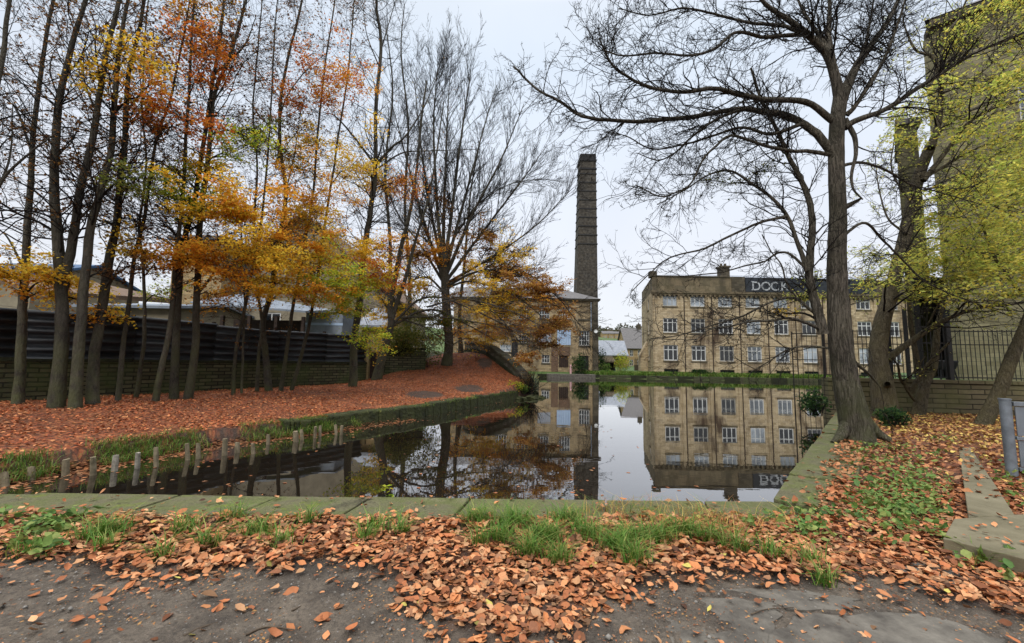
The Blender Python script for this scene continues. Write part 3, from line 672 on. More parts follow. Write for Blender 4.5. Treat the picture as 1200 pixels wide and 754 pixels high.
# ------------------------------------------------------------------ right-hand mill across the water
def far_mill():
    Y0 = 56.0
    fx = D(765.5, 400, Y0)[0]; x1 = 56.0
    z = lambda px, py: D(px, py, Y0)[2]
    r = thing('stone_mill', 'long yellow stone three storey mill with white windows and black rooftop sign across the water', 'mill', (fx, Y0, 0.2))
    x0w = D(785.6, 380, Y0)[0]; dx = 32.75/8.63
    rows = [(z(786, 359), z(786, 346)), (z(786, 390), z(786, 373)), (z(786, 422.7), z(786, 404.6)), (z(786, 438.2), z(786, 432.6))]
    holes = []; ww = 0.98
    for k in range(9):
        c = x0w + k*dx - fx
        for b0, b1 in rows: holes.append((c-ww, c+ww, b0, b1))
    zt = z(765, 341)
    m = MB(); P = facade(m, (fx, Y0), (1, 0), x1-fx, 0.0, zt, holes, 0.25)
    back = [(x1, Y0+14), (fx+2.6, Y0+13)]
    # end wall facing the alley, with its own small openings
    e0 = np.array((fx+2.6, Y0+13)); e1 = np.array((fx, Y0)); L = np.linalg.norm(e1-e0); ue = (e1-e0)/L
    eh = [(L-5.2, L-4.3, b0, b1) for b0, b1 in rows[:3]]
    Pe = facade(m, e0, ue, L, 0.0, zt, eh, 0.2)
    m.quad((x1, Y0, 0), (x1, Y0+14, 0), (x1, Y0+14, zt), (x1, Y0, zt)); m.quad((x1, Y0+14, 0), (fx+2.6, Y0+13, 0), (fx+2.6, Y0+13, zt), (x1, Y0+14, zt))
    wall = m.build('wall', 'mill_stone', r)
    pat = {(0, 0): 'blind_glass', (1, 0): 'blind_glass', (2, 0): 'blind_glass', (3, 0): 'blind_glass', (4, 0): 'blind_glass', (3, 1): 'blind_glass', (3, 2): 'grey_glass', (5, 2): 'blind_glass', (4, 2): 'grey_glass', (6, 1): 'blind_glass', (6, 2): 'blind_glass', (7, 2): 'blind_glass'}
    for k in range(9):
        c = x0w + k*dx - fx
        for j, (b0, b1) in enumerate(rows[:3]):
            window(r, P, c-ww, c+ww, b0, b1, 3, 2, 'white_paint' if (k*3+j) % 4 else 'worn_paint', pat.get((k, j), 'dark_glass'), 0.12, 0.16, transom=b1-(b1-b0)*0.3)
        b0, b1 = rows[3]
        window(r, P, c-ww, c+ww, b0, b1, 2, 1, 'dark_timber', 'dark_glass', 0.08, 0.18, sill=None)
    for a0, a1, b0, b1 in eh: window(r, Pe, a0, a1, b0, b1, 1, 2, 'white_paint', 'grey_glass', 0.08, 0.12)
    # piers and pipes between the bays
    for k in range(-1, 9):
        c = x0w + (k+0.42)*dx if k >= 0 else fx+0.35
        q = MB(); q.box(c-0.22, Y0-0.1, 0.0, c+0.22, Y0+0.02, zt-0.35); q.build('pier', 'mill_stone', r)
        if k >= 0:
            q = MB(); q.cyl((c+0.31, Y0-0.09, 0.1), (c+0.31, Y0-0.09, zt-0.4), 0.06, n=8); q.build('drainpipe', 'dark_timber', r)
    q = MB(); q.box(fx-0.2, Y0-0.32, zt-0.3, x1+0.2, Y0+0.3, zt); q.box(fx-0.2, Y0-0.22, zt-0.52, x1+.2, Y0-0.005, zt-0.302)
    for i in range(60):
        xx = fx+0.3+i*0.62; q.box(xx, Y0-0.3, zt-0.78, xx+0.22, Y0-0.006, zt-0.525)
    q.build('cornice', 'parapet_stone', r)
    zp = z(765, 324)
    xs = D(873, 330, Y0)[0]
    q = MB(); q.prism([(fx, Y0+0.05), (x1, Y0+0.05), (x1, Y0+13.8), (fx+2.6, Y0+12.8)], zt+0.003, zp); q.build('parapet', 'parapet_stone', r)
    q = MB(); q.prism([(fx-0.1, Y0-0.05), (xs-2, Y0-0.05), (xs-2, Y0+0.5), (fx-0.1, Y0+0.5)], zp+0.003, zp+0.16); q.prism([(xs-0.05-1.8, Y0-0.08), (xs-0.05, Y0-0.08), (xs-.05, Y0+.4), (xs-1.85, Y0+.4)], zt+.01, zp+0.12); q.build('coping', 'dark_stone', r)
    q = MB(); q.prism([(fx-.05, Y0+0.6), (fx+.9, Y0+.6), (fx+.9, Y0+1.5), (fx-.05, Y0+1.5)], zp, zp+0.9); q.build('pinnacle', 'dark_stone', r)
    rf = MB(); zr = zp+0.55
    rf.hexa([(fx+2, Y0+1.5, zp+.01), (x1, Y0+1.5, zp+.01), (x1, Y0+12, zp+.01), (fx+4, Y0+12, zp+.01), (fx+4, Y0+5, zr+.9), (x1, Y0+5, zr+.9), (x1, Y0+8, zr+.9), (fx+5, Y0+8, zr+.9)])
    ro = rf.build('roof', 'lead_roof', r)
    cx = D(847.5, 315, Y0+3)[0]
    q = MB(); q.box(cx-.62, Y0+2.4, zp-.1, cx+.62, Y0+3.6, zp+2.0); q.box(cx-.75, Y0+2.25, zp+2.003, cx+.75, Y0+3.75, zp+2.25); q.cyl((cx-.3, Y0+3, zp+2.25), (cx-.3, Y0+3, zp+2.7), .17, n=8)
    q.cyl((cx+.3, Y0+3, zp+2.25), (cx+.3, Y0+3, zp+2.7), .17, n=8)
    ch = q.build('chimney_stack', 'dark_stone'); ch.parent = ro
    q = MB(); q.cyl((cx+.9, Y0+3, zp), (cx+.9, Y0+3, zp+4.2), .02, n=5); q.cyl((cx+.5, Y0+3, zp+3.9), (cx+1.3, Y0+3, zp+3.9), .015, n=5); an = q.build('aerial', 'black_iron'); an.parent = ro
    # sign board
    q = MB(); q.box(xs, Y0-0.14, zt+0.08, x1-6, Y0+0.045, zp+0.05); sg = q.build('sign_board', 'sign_black', r)
    for i, (ch_, px) in enumerate((('D', 885.2), ('O', 896.6), ('C', 906.7), ('K', 918.2))):
        c = bpy.data.curves.new('letter', 'FONT'); c.body = ch_; c.size = 1.72; c.extrude = 0.03; c.align_x = 'CENTER'; c.offset = 0.012
        t = bpy.data.objects.new('letter', c); COL.objects.link(t)
        dg = bpy.context.evaluated_depsgraph_get(); me = bpy.data.meshes.new_from_object(t.evaluated_get(dg)); bpy.data.objects.remove(t)
        V = np.array([v.co[:] for v in me.vertices]); 
        X = V[:, 0]*1.0; Zl = V[:, 1]
        # serifs at the stem ends
        px0 = D(px, 333, Y0)[0]
        me.vertices.foreach_set('co', np.stack([px0+X, Y0-0.165-V[:, 2], zt+0.30+Zl], 1).astype(np.float32).ravel()); me.update()
        me.materials.clear(); lo = link('letter', me, 'sign_white'); lo.parent = sg
        if ch_ in 'DK':
            q = MB(); xl = px0+X.min()
            q.box(xl-.14, Y0-.19, zt+.302, xl+.32, Y0-.141, zt+.38); q.box(xl-.14, Y0-.19, zt+1.46, xl+.32, Y0-.141, zt+1.54); s_ = q.build('serif', 'sign_white'); s_.parent = sg
    # side lean-to
    q = MB(); q.prism([(fx+.1, Y0+6), (fx+1.3, Y0+6), (fx+1.9, Y0+9), (fx+.7, Y0+9)], 0, 4, [3.0, 5.3, 5.3, 3.0]); q.build('lean_to', 'mill_stone', r)
far_mill()

# ------------------------------------------------------------------ left-hand mill and the chimney
def left_mill():
    Y0 = 56.0; xl, xr = -8.0, 11.66
    r = thing('old_mill', 'old yellow stone mill with hipped slate roof and pale blue loading doors', 'mill', (2, Y0, 0.2))
    X = lambda px, py: D(px, py, Y0)[0]; Z = lambda px, py: D(px, py, Y0)[2]
    zt = 10.15
    def rect(p0, p1, q0, q1): return (X(p0, (q0+q1)/2)-xl, X(p1, (q0+q1)/2)-xl, Z((p0+p1)/2, q1), Z((p0+p1)/2, q0))
    spec = dict(w1=rect(656, 668.3, 358.3, 374), blk=rect(678.6, 691, 358.5, 374), w2=rect(678.6, 690.6, 387.8, 405), sh=rect(653, 669, 387, 404.5), pn=rect(631, 646, 388.5, 401),
                dr=rect(678, 690, 417, 433.8), gd=rect(655, 666, 417, 431), w3=rect(635, 644, 416, 425.5), w4=rect(586, 599, 404, 412.5), w5=rect(609, 620, 414.5, 422.5),
                u1=rect(632, 644, 358.3, 374), u2=rect(608, 620, 358.3, 374), u3=rect(584, 596, 358.3, 374), m2=rect(608, 620, 387, 402))
    m = MB(); P = facade(m, (xl, Y0), (1, 0), xr-xl, 0, zt, list(spec.values()), 0.25)
    m.quad((xr, Y0, 0), (xr, Y0+11, 0), (xr, Y0+11, zt), (xr, Y0, zt)); m.quad((xl, Y0+11, 0), (xl, Y0, 0), (xl, Y0, zt), (xl, Y0+11, zt)); m.quad((xr, Y0+11, 0), (xl, Y0+11, 0), (xl, Y0+11, zt), (xr, Y0+11, zt))
    m.build('wall', 'far_mill_stone', r)
    for k in ('w1', 'w2', 'u1', 'u2', 'u3', 'm2'): window(r, P, *spec[k], 4, 3, 'white_paint', 'dark_glass', 0.06, 0.16, sill='dark_stone')
    for k in ('w3', 'w5'): window(r, P, *spec[k], 3, 2, 'white_paint', 'dark_glass', 0.06, 0.16, sill='dark_stone')
    window(r, P, *spec['w4'], 2, 2, 'white_paint', 'blind_glass', 0.1, 0.12, sill='dark_stone')
    def panel(key, mat, name, d0=0.05, d1=0.2, strips=1):
        a0, a1, b0, b1 = spec[key]; q = MB()
        for i in range(strips):
            s0 = a0+(a1-a0)*i/strips+.012; s1 = a0+(a1-a0)*(i+1)/strips-.012
            q.hexa([P(s0, b0+.01, d0), P(s1, b0+.01, d0), P(s1, b0+.01, d1), P(s0, b0+.01, d1), P(s0, b1-.01, d0), P(s1, b1-.01, d0), P(s1, b1-.01, d1), P(s0, b1-.01, d1)])
        return q.build(name, mat, r)
    panel('blk', 'far_mill_stone', 'blocked_window', 0.1, 0.24)
    panel('sh', 'blue_paint', 'loading_door', 0.03, 0.2, 6); panel('pn', 'lead_roof', 'boarded_opening', 0.05, 0.2, 5)
    panel('gd', 'dark_timber', 'store_door', 0.1, 0.2, 5)
    d = panel('dr', 'black_iron', 'arched_door', 0.15, 0.24, 2)
    q = MB(); a0, a1, b0, b1 = spec['dr']; c = (a0+a1)/2
    for i in range(10):
        g0, g1 = math.pi*i/10, math.pi*(i+1)/10; rr = (a1-a0)/2-.25
        p = lambda g, k, dd: P(c+math.cos(g)*rr*k, b0+1.0+math.sin(g)*rr*k*.9, dd)
        q.hexa([p(g0, 1, .06), p(g1, 1, .06), p(g1, 1, .14), p(g0, 1, .14), p(g0, .82, .06), p(g1, .82, .06), p(g1, .82, .14), p(g0, .82, .14)])
    ar = q.build('arch', 'pale_sheet'); ar.parent = d
    for k in ('blk',):
        a0, a1, b0, b1 = spec[k]; q = MB(); q.hexa([P(a0-.15, b0-.25, -.1), P(a1+.15, b0-.25, -.1), P(a1+.15, b0-.25, .1), P(a0-.15, b0-.25, .1), P(a0-.15, b0-.01, -.1), P(a1+.15, b0-.01, -.1), P(a1+.15, b0-.01, .1), P(a0-.15, b0-.01, .1)]); q.build('sill', 'dark_stone', r)
    # rough brick infill at the foot
    a0 = X(646, 420); a1 = X(654, 420); q = MB(); q.box(a0, Y0-.06, 0.1, a1, Y0+.02, Z(650, 407)); q.build('brick_infill', 'red_brick', r)
    q = MB(); q.box(X(655, 410), Y0-.05, Z(660, 416.8), X(668, 410), Y0+.02, Z(660, 406.5)); q.build('brick_infill', 'red_brick', r)
    # soot dark corner pier, eaves, pipe, lamp
    q = MB(); q.box(X(694.3, 400), Y0-.25, 0.0, xr+.05, Y0+.4, zt-.05); q.build('corner_pier', 'dark_stone', r)
    q = MB(); q.cyl((X(692.6, 370), Y0-.1, Z(693, 388)), (X(692.6, 370), Y0-.1, zt-.2), .09, n=8); q.build('drainpipe', 'pale_sheet', r)
    q = MB(); q.box(xl-.3, Y0-.35, zt, xr+.35, Y0+11.3, zt+.22); q.build('eaves', 'dark_stone', r)
    q = MB(); ze = zt+.225; yr = Y0+5.5; zr = 12.75; xa = 7.3
    A, B, C_, D_ = (xl-.4, Y0-.45, ze), (xr+.45, Y0-.45, ze), (xr+.45, Y0+11.4, ze), (xl-.4, Y0+11.4, ze); R1, R2 = (xl-.4, yr, zr), (xa, yr, zr)
    q.quad(A, B, R2, R1); q.poly([B, C_, R2]); q.quad(C_, D_, R1, R2); q.poly([D_, A, R1]); q.quad(A, D_, C_, B); q.build('roof', 'slate', r)
    q = MB(); q.cyl((X(697, 389), Y0-.3, Z(697, 390)), (X(697, 389), Y0-.7, Z(697, 389)), .12, .25, n=10); q.build('wall_lamp', 'white_paint', r)
    # small outhouse stack in front
    t = thing('outhouse', 'low dark stone outhouse with stubby chimney between the bridge and the old mill', 'outhouse', (0.8, 50, 0.2))
    Yq = 50.0; q = MB(); xa0, xa1 = D(585, 420, Yq)[0], D(612, 420, Yq)[0]
    q.prism([(xa0, Yq), (xa1, Yq), (xa1, Yq+3), (xa0, Yq+3)], -.2, 1, [1.9, 1.9, 2.6, 2.6]); q.build('wall', 'far_mill_stone', t)
    q = MB(); q.box(D(599.5, 405, Yq+2)[0], Yq+1.4, 1.5, D(607, 405, Yq+2)[0], Yq+2.2, D(603, 398, Yq+2)[2]); q.build('chimney_stack', 'soot_black', t)
    # mill chimney
    Yc = 63.5; c = thing('mill_chimney', 'tall square soot blackened stone mill chimney banded with iron near its top', 'chimney', (11.4, Yc, 0.3))
    bl, br_ = D(675.6, 346, Yc-1.5)[0], D(700.4, 346, Yc-1.5)[0]; tl, tr_ = D(680.3, 186, Yc-1.2)[0], D(698.3, 186, Yc-1.2)[0]
    ztop = D(689, 180.5, Yc-1.2)[2]; zb = D(688, 346, Yc-1.5)[2]
    def sec(z):
        t_ = (z-zb)/(ztop-zb); l = bl+(tl-bl)*t_; rr = br_+(tr_-br_)*t_; h = (rr-l)/2; return (l+rr)/2, h
    def ringbox(q, z0, z1, o):
        c0, h0 = sec(z0); c1, h1 = sec(z1); h0 += o; h1 += o
        q.hexa([(c0-h0, Yc-h0, z0), (c0+h0, Yc-h0, z0), (c0+h0, Yc+h0, z0), (c0-h0, Yc+h0, z0), (c1-h1, Yc-h1, z1), (c1+h1, Yc-h1, z1), (c1+h1, Yc+h1, z1), (c1-h1, Yc+h1, z1)])
    q = MB(); ringbox(q, 0, ztop-1.2, 0); q.build('shaft', 'chimney_stone', c)
    q = MB(); ringbox(q, ztop-1.197, ztop-.95, .12); ringbox(q, ztop-.947, ztop, .02); ringbox(q, ztop-2.6, ztop-2.35, .1); q.build('cap', 'soot_black', c)
    for k in range(9):
        zz = ztop-3.4-k*1.42; q = MB(); ringbox(q, zz, zz+.16, .08); q.build('iron_band', 'black_iron', c)
left_mill()

# ------------------------------------------------------------------ distance: houses, sheds, hill trees
def gable_house(name, label, cat, x0, x1, Y, dep, z0, ze, zr, wallm='house_stone', roofm='slate', wins=(), door=None, stack=None, group=None, axis='x'):
    r = thing(name, label, cat, ((x0+x1)/2, Y, z0), group)
    holes = list(wins) + ([door] if door else [])
    m = MB(); P = facade(m, (x0, Y), (1, 0), x1-x0, z0, ze, holes, 0.15)
    if axis == 'x':
        for x in (x0, x1): m.poly([(x, Y, z0), (x, Y, ze), (x, Y+dep/2, zr), (x, Y+dep, ze), (x, Y+dep, z0)])
        m.quad((x0, Y+dep, z0), (x1, Y+dep, z0), (x1, Y+dep, ze), (x0, Y+dep, ze))
    else:
        xm = (x0+x1)/2
        for y in (Y, Y+dep): m.poly([(x0, y, ze), (x1, y, ze), (xm, y, zr)])
        for x in (x0, x1): m.quad((x, Y, z0), (x, Y+dep, z0), (x, Y+dep, ze), (x, Y, ze))
        m.quad((x0, Y+dep, z0), (x1, Y+dep, z0), (x1, Y+dep, ze), (x0, Y+dep, ze))
    m.build('wall', wallm, r)
    q = MB(); t = 0.18; o = 0.35
    if axis == 'x':
        s = (zr-ze)/(dep/2)
        for y0, y1, za, zb in ((Y-o, Y+dep/2, ze-o*s, zr), (Y+dep+o, Y+dep/2, ze-o*s, zr)):
            q.hexa([(x0-o, y0, za+.02), (x1+o, y0, za+.02), (x1+o, y1, zb+.02), (x0-o, y1, zb+.02), (x0-o, y0, za+t), (x1+o, y0, za+t), (x1+o, y1, zb+t), (x0-o, y1, zb+t)])
    else:
        xm = (x0+x1)/2; s = (zr-ze)/((x1-x0)/2)
        for xa, za in ((x0-o, ze-o*s), (x1+o, ze-o*s)):
            q.hexa([(xa, Y-o, za+.02), (xm, Y-o, zr+.02), (xm, Y+dep+o, zr+.02), (xa, Y+dep+o, za+.02), (xa, Y-o, za+t), (xm, Y-o, zr+t), (xm, Y+dep+o, zr+t), (xa, Y+dep+o, za+t)])
    rf = q.build('roof', roofm, r)
    if stack:
        q = MB(); q.box(stack[0]-.45, stack[1]-.35, zr-.8, stack[0]+.45, stack[1]+.35, zr+1.1); q.cyl((stack[0], stack[1], zr+1.1), (stack[0], stack[1], zr+1.5), .14, n=8); o_ = q.build('chimney_stack', 'dark_stone'); o_.parent = rf
    for w_ in wins: window(r, P, *w_, 2, 2, 'white_paint', 'dark_glass', 0.09, 0.1, sill=None)
    if door:
        q = MB(); a0, a1, b0, b1 = door; q.hexa([P(a0+.01, b0, .05), P(a1-.01, b0, .05), P(a1-.01, b0, .14), P(a0+.01, b0, .14), P(a0+.01, b1-.01, .05), P(a1-.01, b1-.01, .05), P(a1-.01, b1-.01, .14), P(a0+.01, b1-.01, .14)]); q.build('door', 'dark_timber', r)
    return r
def far_places():
    Y = 92.0; f = lambda px, py: D(px, py, Y)
    x0, x1 = f(735, 420)[0], f(764, 420)[0]; z0 = 0.9; ze, zr = f(745, 407.5)[2], f(745, 390)[2]
    zz = lambda py: f(745, py)[2]; xx = lambda px: f(px, 415)[0]-x0
    gable_house('stone_house', 'yellow stone house with pale grey roof seen in gap between the mills', 'house', x0, x1, Y, 9, z0, ze, zr+1.2,
                wins=[(xx(738), xx(742), zz(418), zz(410.5)), (xx(747.5), xx(751), zz(418), zz(410.5)), (xx(755), xx(758.5), zz(418), zz(410.5)), (xx(737.5), xx(742), zz(429), zz(422)), (xx(747), xx(751), zz(429), zz(422))], stack=(x1-1.5, Y+4.5))
    Y2 = 84.0; g = lambda px, py: D(px, py, Y2)
    gable_house('low_house', 'low stone building with pale blue grey roof beside the yellow stone house', 'building', g(700, 420)[0], g(734.3, 420)[0], Y2, 6, 0.9, g(715, 415.5)[2], g(715, 405)[2]+1, roofm='lead_roof', wins=[(1.5, 2.4, 1.6, 2.6)], door=(3.4, 4.3, 0.95, 2.7))
    Y3 = 300.0; hgt = 0.8+30*float(sm(np.array(300.), 150, 420))
    for i, (pa, pb, pyr, pye, pyb) in enumerate(((706, 712.5, 388, 391, 397), (713, 719.5, 388, 391, 397), (720, 726.5, 388.5, 391, 397), (727.5, 733.5, 386, 389, 395))):
        h_ = lambda px, py: D(px, py, Y3)
        a, b = h_(pa, 390)[0], h_(pb, 390)[0]; zb = h_(pa, pyb)[2]
        gable_house('hillside_house', ['leftmost stone terrace house far up the green hill', 'second terrace house from the left on the far hill', 'third terrace house from the left on the far hill', 'rightmost and highest house of the far hillside terrace'][i], 'house', a, b, Y3, 7, zb-6, h_(pa, pye)[2], h_(pa, pyr)[2], wins=[(0.7, 1.5, zb+.6, zb+1.9), (2.4, 3.2, zb+.6, zb+1.9)], group='terrace houses on the far hill')
    # hill wood: an uncountable belt of distant trees
    n = 9000; xs = rng.uniform(10, 190, n); ys = rng.uniform(335, 420, n)
    base = 0.8+30*sm(ys, 150, 420) + 8*vnoise(xs, ys, 0.012)
    cell = 3.5*(np.sin(xs*.42)+np.sin(xs*.9+ys*.3)+np.sin(xs*.23+2))*.5
    zs = base + rng.uniform(0, 1, n)**0.7*(6.5+cell)
    pal = np.array([(0.07, 0.065, 0.04), (0.10, 0.085, 0.05), (0.06, 0.075, 0.035), (0.12, 0.09, 0.045)])[rng.integers(0, 4, n)]
    v, fc, t = leaf_mesh(np.stack([xs, ys, zs], 1), np.full(n, 2.2), pal, 0.2, 0.9)
    tag(np_mesh('hill_wood', v, fc, 'leaf', None, False, t), 'belt of hazy trees along the hill crest in the gap', 'woodland', kind='stuff')
    n = 2500; xs = rng.uniform(15, 65, n); ys = rng.uniform(150, 290, n); zs = 0.8+30*sm(ys, 150, 420)+rng.uniform(0, 3.5, n)
    k = (np.sin(xs*.5+ys*.11)+np.sin(ys*.17)) > 0.2
    v, fc, t = leaf_mesh(np.stack([xs, ys, zs], 1)[k], np.full(k.sum(), 1.8), np.array([(0.045, 0.06, 0.025), (0.07, 0.085, 0.03)])[rng.integers(0, 2, k.sum())], 0.2, 0.9)
    tag(np_mesh('hillside_scrub', v, fc, 'leaf', None, False, t), 'dark scrub on the far green slope below the terrace', 'scrub', kind='stuff')
    # dark garden wall and paling by the house
    Yw = 66.0; a = D(744, 430, Yw)[0]; b = D(768, 430, Yw)[0]
    r = thing('garden_wall', 'dark stone garden wall topped with black palings beside the long mill', 'wall', (a, Yw, 0.4)); zt = D(755, 428, Yw)[2]
    q = MB(); q.box(a, Yw, 0, b, Yw+.4, zt); q.build('wall', 'dark_stone', r)
    q = MB(); q.box(a, Yw+.15, zt+.3, b, Yw+.2, zt+.36); q.box(a, Yw+.15, zt+.75, b, Yw+.2, zt+.81)
    for i in range(24): x = a+.05+(b-a-.1)*i/23; q.box(x-.025, Yw+.11, zt, x+.025, Yw+.149, zt+1.0+.12*(i % 2))
    q.build('paling', 'black_iron', r)
    # small dark boat-shed bay by the old mill corner
    Ys = 62.0; a, b = D(706, 430, Ys)[0], D(722, 430, Ys)[0]
    r = thing('lean_to_shed', 'low dark open fronted shed with stone roof by old mill corner', 'shed', (a, Ys, .4))
    zt = D(714, 425, Ys)[2]; q = MB(); q.hexa([(a, Ys-.2, zt), (b, Ys-.2, zt), (b, Ys+2.5, zt+.9), (a, Ys+2.5, zt+.9), (a, Ys-.2, zt+.15), (b, Ys-.2, zt+.15), (b, Ys+2.5, zt+1.05), (a, Ys+2.5, zt+1.05)]); q.build('roof', 'parapet_stone', r)
    q = MB(); q.box(a+.1, Ys+2.2, .2, b-.1, Ys+2.5, zt+.8); q.box(a+.1, Ys, .2, a+.35, Ys+2.197, zt); q.box(b-.35, Ys, .2, b-.1, Ys+2.197, zt); q.build('wall', 'soot_black', r)
far_places()

def bush(name, label, cat, c, rx, ry, rz, n, pal, size, stems=10, flat=0.2, group=None, twigm='twig_bark'):
    r = thing(name, label, cat, (c[0], c[1], c[2]), group); c = np.array(c, float)
    st = np.tile(c, (stems, 1)) + rng.normal(0, 1, (stems, 3))*np.array((rx*.25, ry*.25, 0)); d = rng.normal(0, .55, (stems, 3)); d[:, 2] = 1; d /= np.linalg.norm(d, axis=1, keepdims=True)
    a = grow(st, d, rng.uniform(.6, 1, stems)*rz, np.full(stems, .02), 5, .14, .02)
    q = spawn(*a, 6, .1, 1, 50, (.3, .7), (.4, .6), .005, .05); b = grow(*q, 4, .15, .02)
    v, f = join([tubes(*a, 4), tubes(*b, 3)]); np_mesh('stem', v, f, twigm, r)
    u = rng.normal(0, 1, (n, 3)); u /= np.linalg.norm(u, axis=1, keepdims=True); rad = rng.random(n)**.45
    lump = 1+.3*np.sin(u[:, 0]*5+u[:, 2]*4+c[0])*np.sin(u[:, 1]*4+1)
    C = c + np.array((0, 0, rz*.5)) + u*(rad*lump)[:, None]*np.array((rx, ry, rz*.52)); C = C[C[:, 2] > c[2]-.1]
    v, f, t = leaf_mesh(C, np.full(len(C), size), tints(pal, len(C)), flat, .65); np_mesh('foliage', v, f, 'leaf', r, False, t)
    return r
g = lambda px, py, Y, z: (D(px, py, Y)[0], Y, z)
bush('holly_bush', 'dark green bush against the arched door of the old mill', 'bush', g(679, 430, 54.6, .2), 1.1, .8, 2.6, 900, 'ivy', .22)
bush('willow_bush', 'yellow green bush at the water edge between the two mills', 'bush', g(729, 430, 60, .3), 1.3, 1, 3.0, 900, 'lime', .2)
bush('garden_shrub', 'pale weedy shrub at the foot of old mill corner', 'shrub', g(708, 434, 58.5, .2), 1.1, .7, 1.6, 500, 'herb', .2)
bush('ivy_shrub', 'dark green ivy shrub climbing beside the old mill corner pier', 'shrub', g(705, 425, 60.5, .3), .7, .6, 3.8, 600, 'ivy', .2)
bush('mill_shrub', 'low green shrub growing against the long mill basement', 'shrub', g(823, 438, 55.4, .2), 1.6, .5, .9, 500, 'ivy', .2)
bush('dark_bush', 'dark evergreen bush overhanging the stone wall beside the bridge ramp', 'bush', (-5.9, 25.2, .6), 1.9, 1.5, 4.0, 4200, 'olive', .13)
bush('ivy_mass', 'ivy mound on the wall top right of the old gate', 'ivy', (-6.3, 23.2, 1.75), 1.2, .7, 1.6, 2200, 'olive', .11)
bush('red_shrub', 'reddish brown bare shrub at the lower end of bridge parapet', 'shrub', (.95, 22.35, -.1), .6, .5, 1.5, 1000, 'brownlitter', .05, 40)
bush('yellow_weed', 'yellow leaved weeds on bank tip below the bridge parapet', 'weed', (.2, 21.6, 0.05), .5, .35, .55, 420, 'lime', .09)
bush('bank_fern', 'bright green fern clump at the tip of the leafy bank', 'fern', (.62, 22.0, -.05), .4, .35, .5, 380, 'herb', .1)

def rock(c, r, label, squash=.6):
    n1, n2 = 9, 6; V = []; F = []
    for i in range(n2+1):
        for j in range(n1):
            a, b = math.pi*i/n2, 2*math.pi*j/n1; k = r*(1+.28*math.sin(3.1*b+c[0]*7+i)+.15*math.cos(5*a+c[1]*3+j))
            V.append((c[0]+k*math.sin(a)*math.cos(b)*1.3, c[1]+k*math.sin(a)*math.sin(b), c[2]+k*math.cos(a)*squash))
    for i in range(n2):
        for j in range(n1): F.append((i*n1+j, i*n1+(j+1) % n1, (i+1)*n1+(j+1) % n1, (i+1)*n1+j))
    o = np_mesh('rock', np.array(V), np.array(F), 'bank_stone', None, False); tag(o, label, 'rock', 'rocks at the tip of the left bank')
rock((1.15, 21.6, -.28), .28, 'largest dark rock in the water at tip of the left bank'); rock((1.6, 22.1, -.29), .18, 'small dark rock farthest out in the water at the bank tip'); rock((.55, 21.0, -.27), .2, 'dark rock nearest the mossy edging at the bank tip'); rock((1.25, 23.2, -.2), .3, 'dark rock under the reddish shrub at the bridge foot')

# far bank: kerb stones, grass strip, ledge
r = thing('canal_edge', 'long low stone edge of the far bank below the mills', 'stone edge', (20, 54.4, 0))
for i in range(21):
    x0 = 3.4+i*2.04; y0 = 54.4; q = MB(); q.hexa([(x0, y0-.28, -.8), (x0+2.0, y0-.22, -.8), (x0+2.0, y0+.3, -.8), (x0, y0+.3, -.8), (x0, y0-.25, .1+.05*random.random()), (x0+2.0, y0-.2, .1+.05*random.random()), (x0+2.0, y0+.3, .15), (x0, y0+.3, .15)]); q.build('edge_stone', 'garden_wall_stone' if i % 3 else 'moss_and_shade', r)
q = MB(); a = D(640, 441, 55); b = D(695, 441, 55); q.prism([(a[0], 52.6), (b[0], 53.4), (b[0], 54.6), (a[0], 54.6)], -.6, .2); tag(q.build('stone_ledge', 'concrete', bevel=.03), 'pale flat stone ledge over water at foot of old mill', 'ledge')
q = MB(); p = D(669, 431, 55.2); q.cyl((p[0], 55.2, .2), (p[0], 55.2, 1.25), .16, .14, n=12); q.cyl((p[0], 55.2, 1.253), (p[0], 55.2, 1.4), .17, .06, n=12); tag(q.build('bollard', 'pink_paint', bevel=.01), 'small pale pink bollard in front of the old mill', 'bollard')

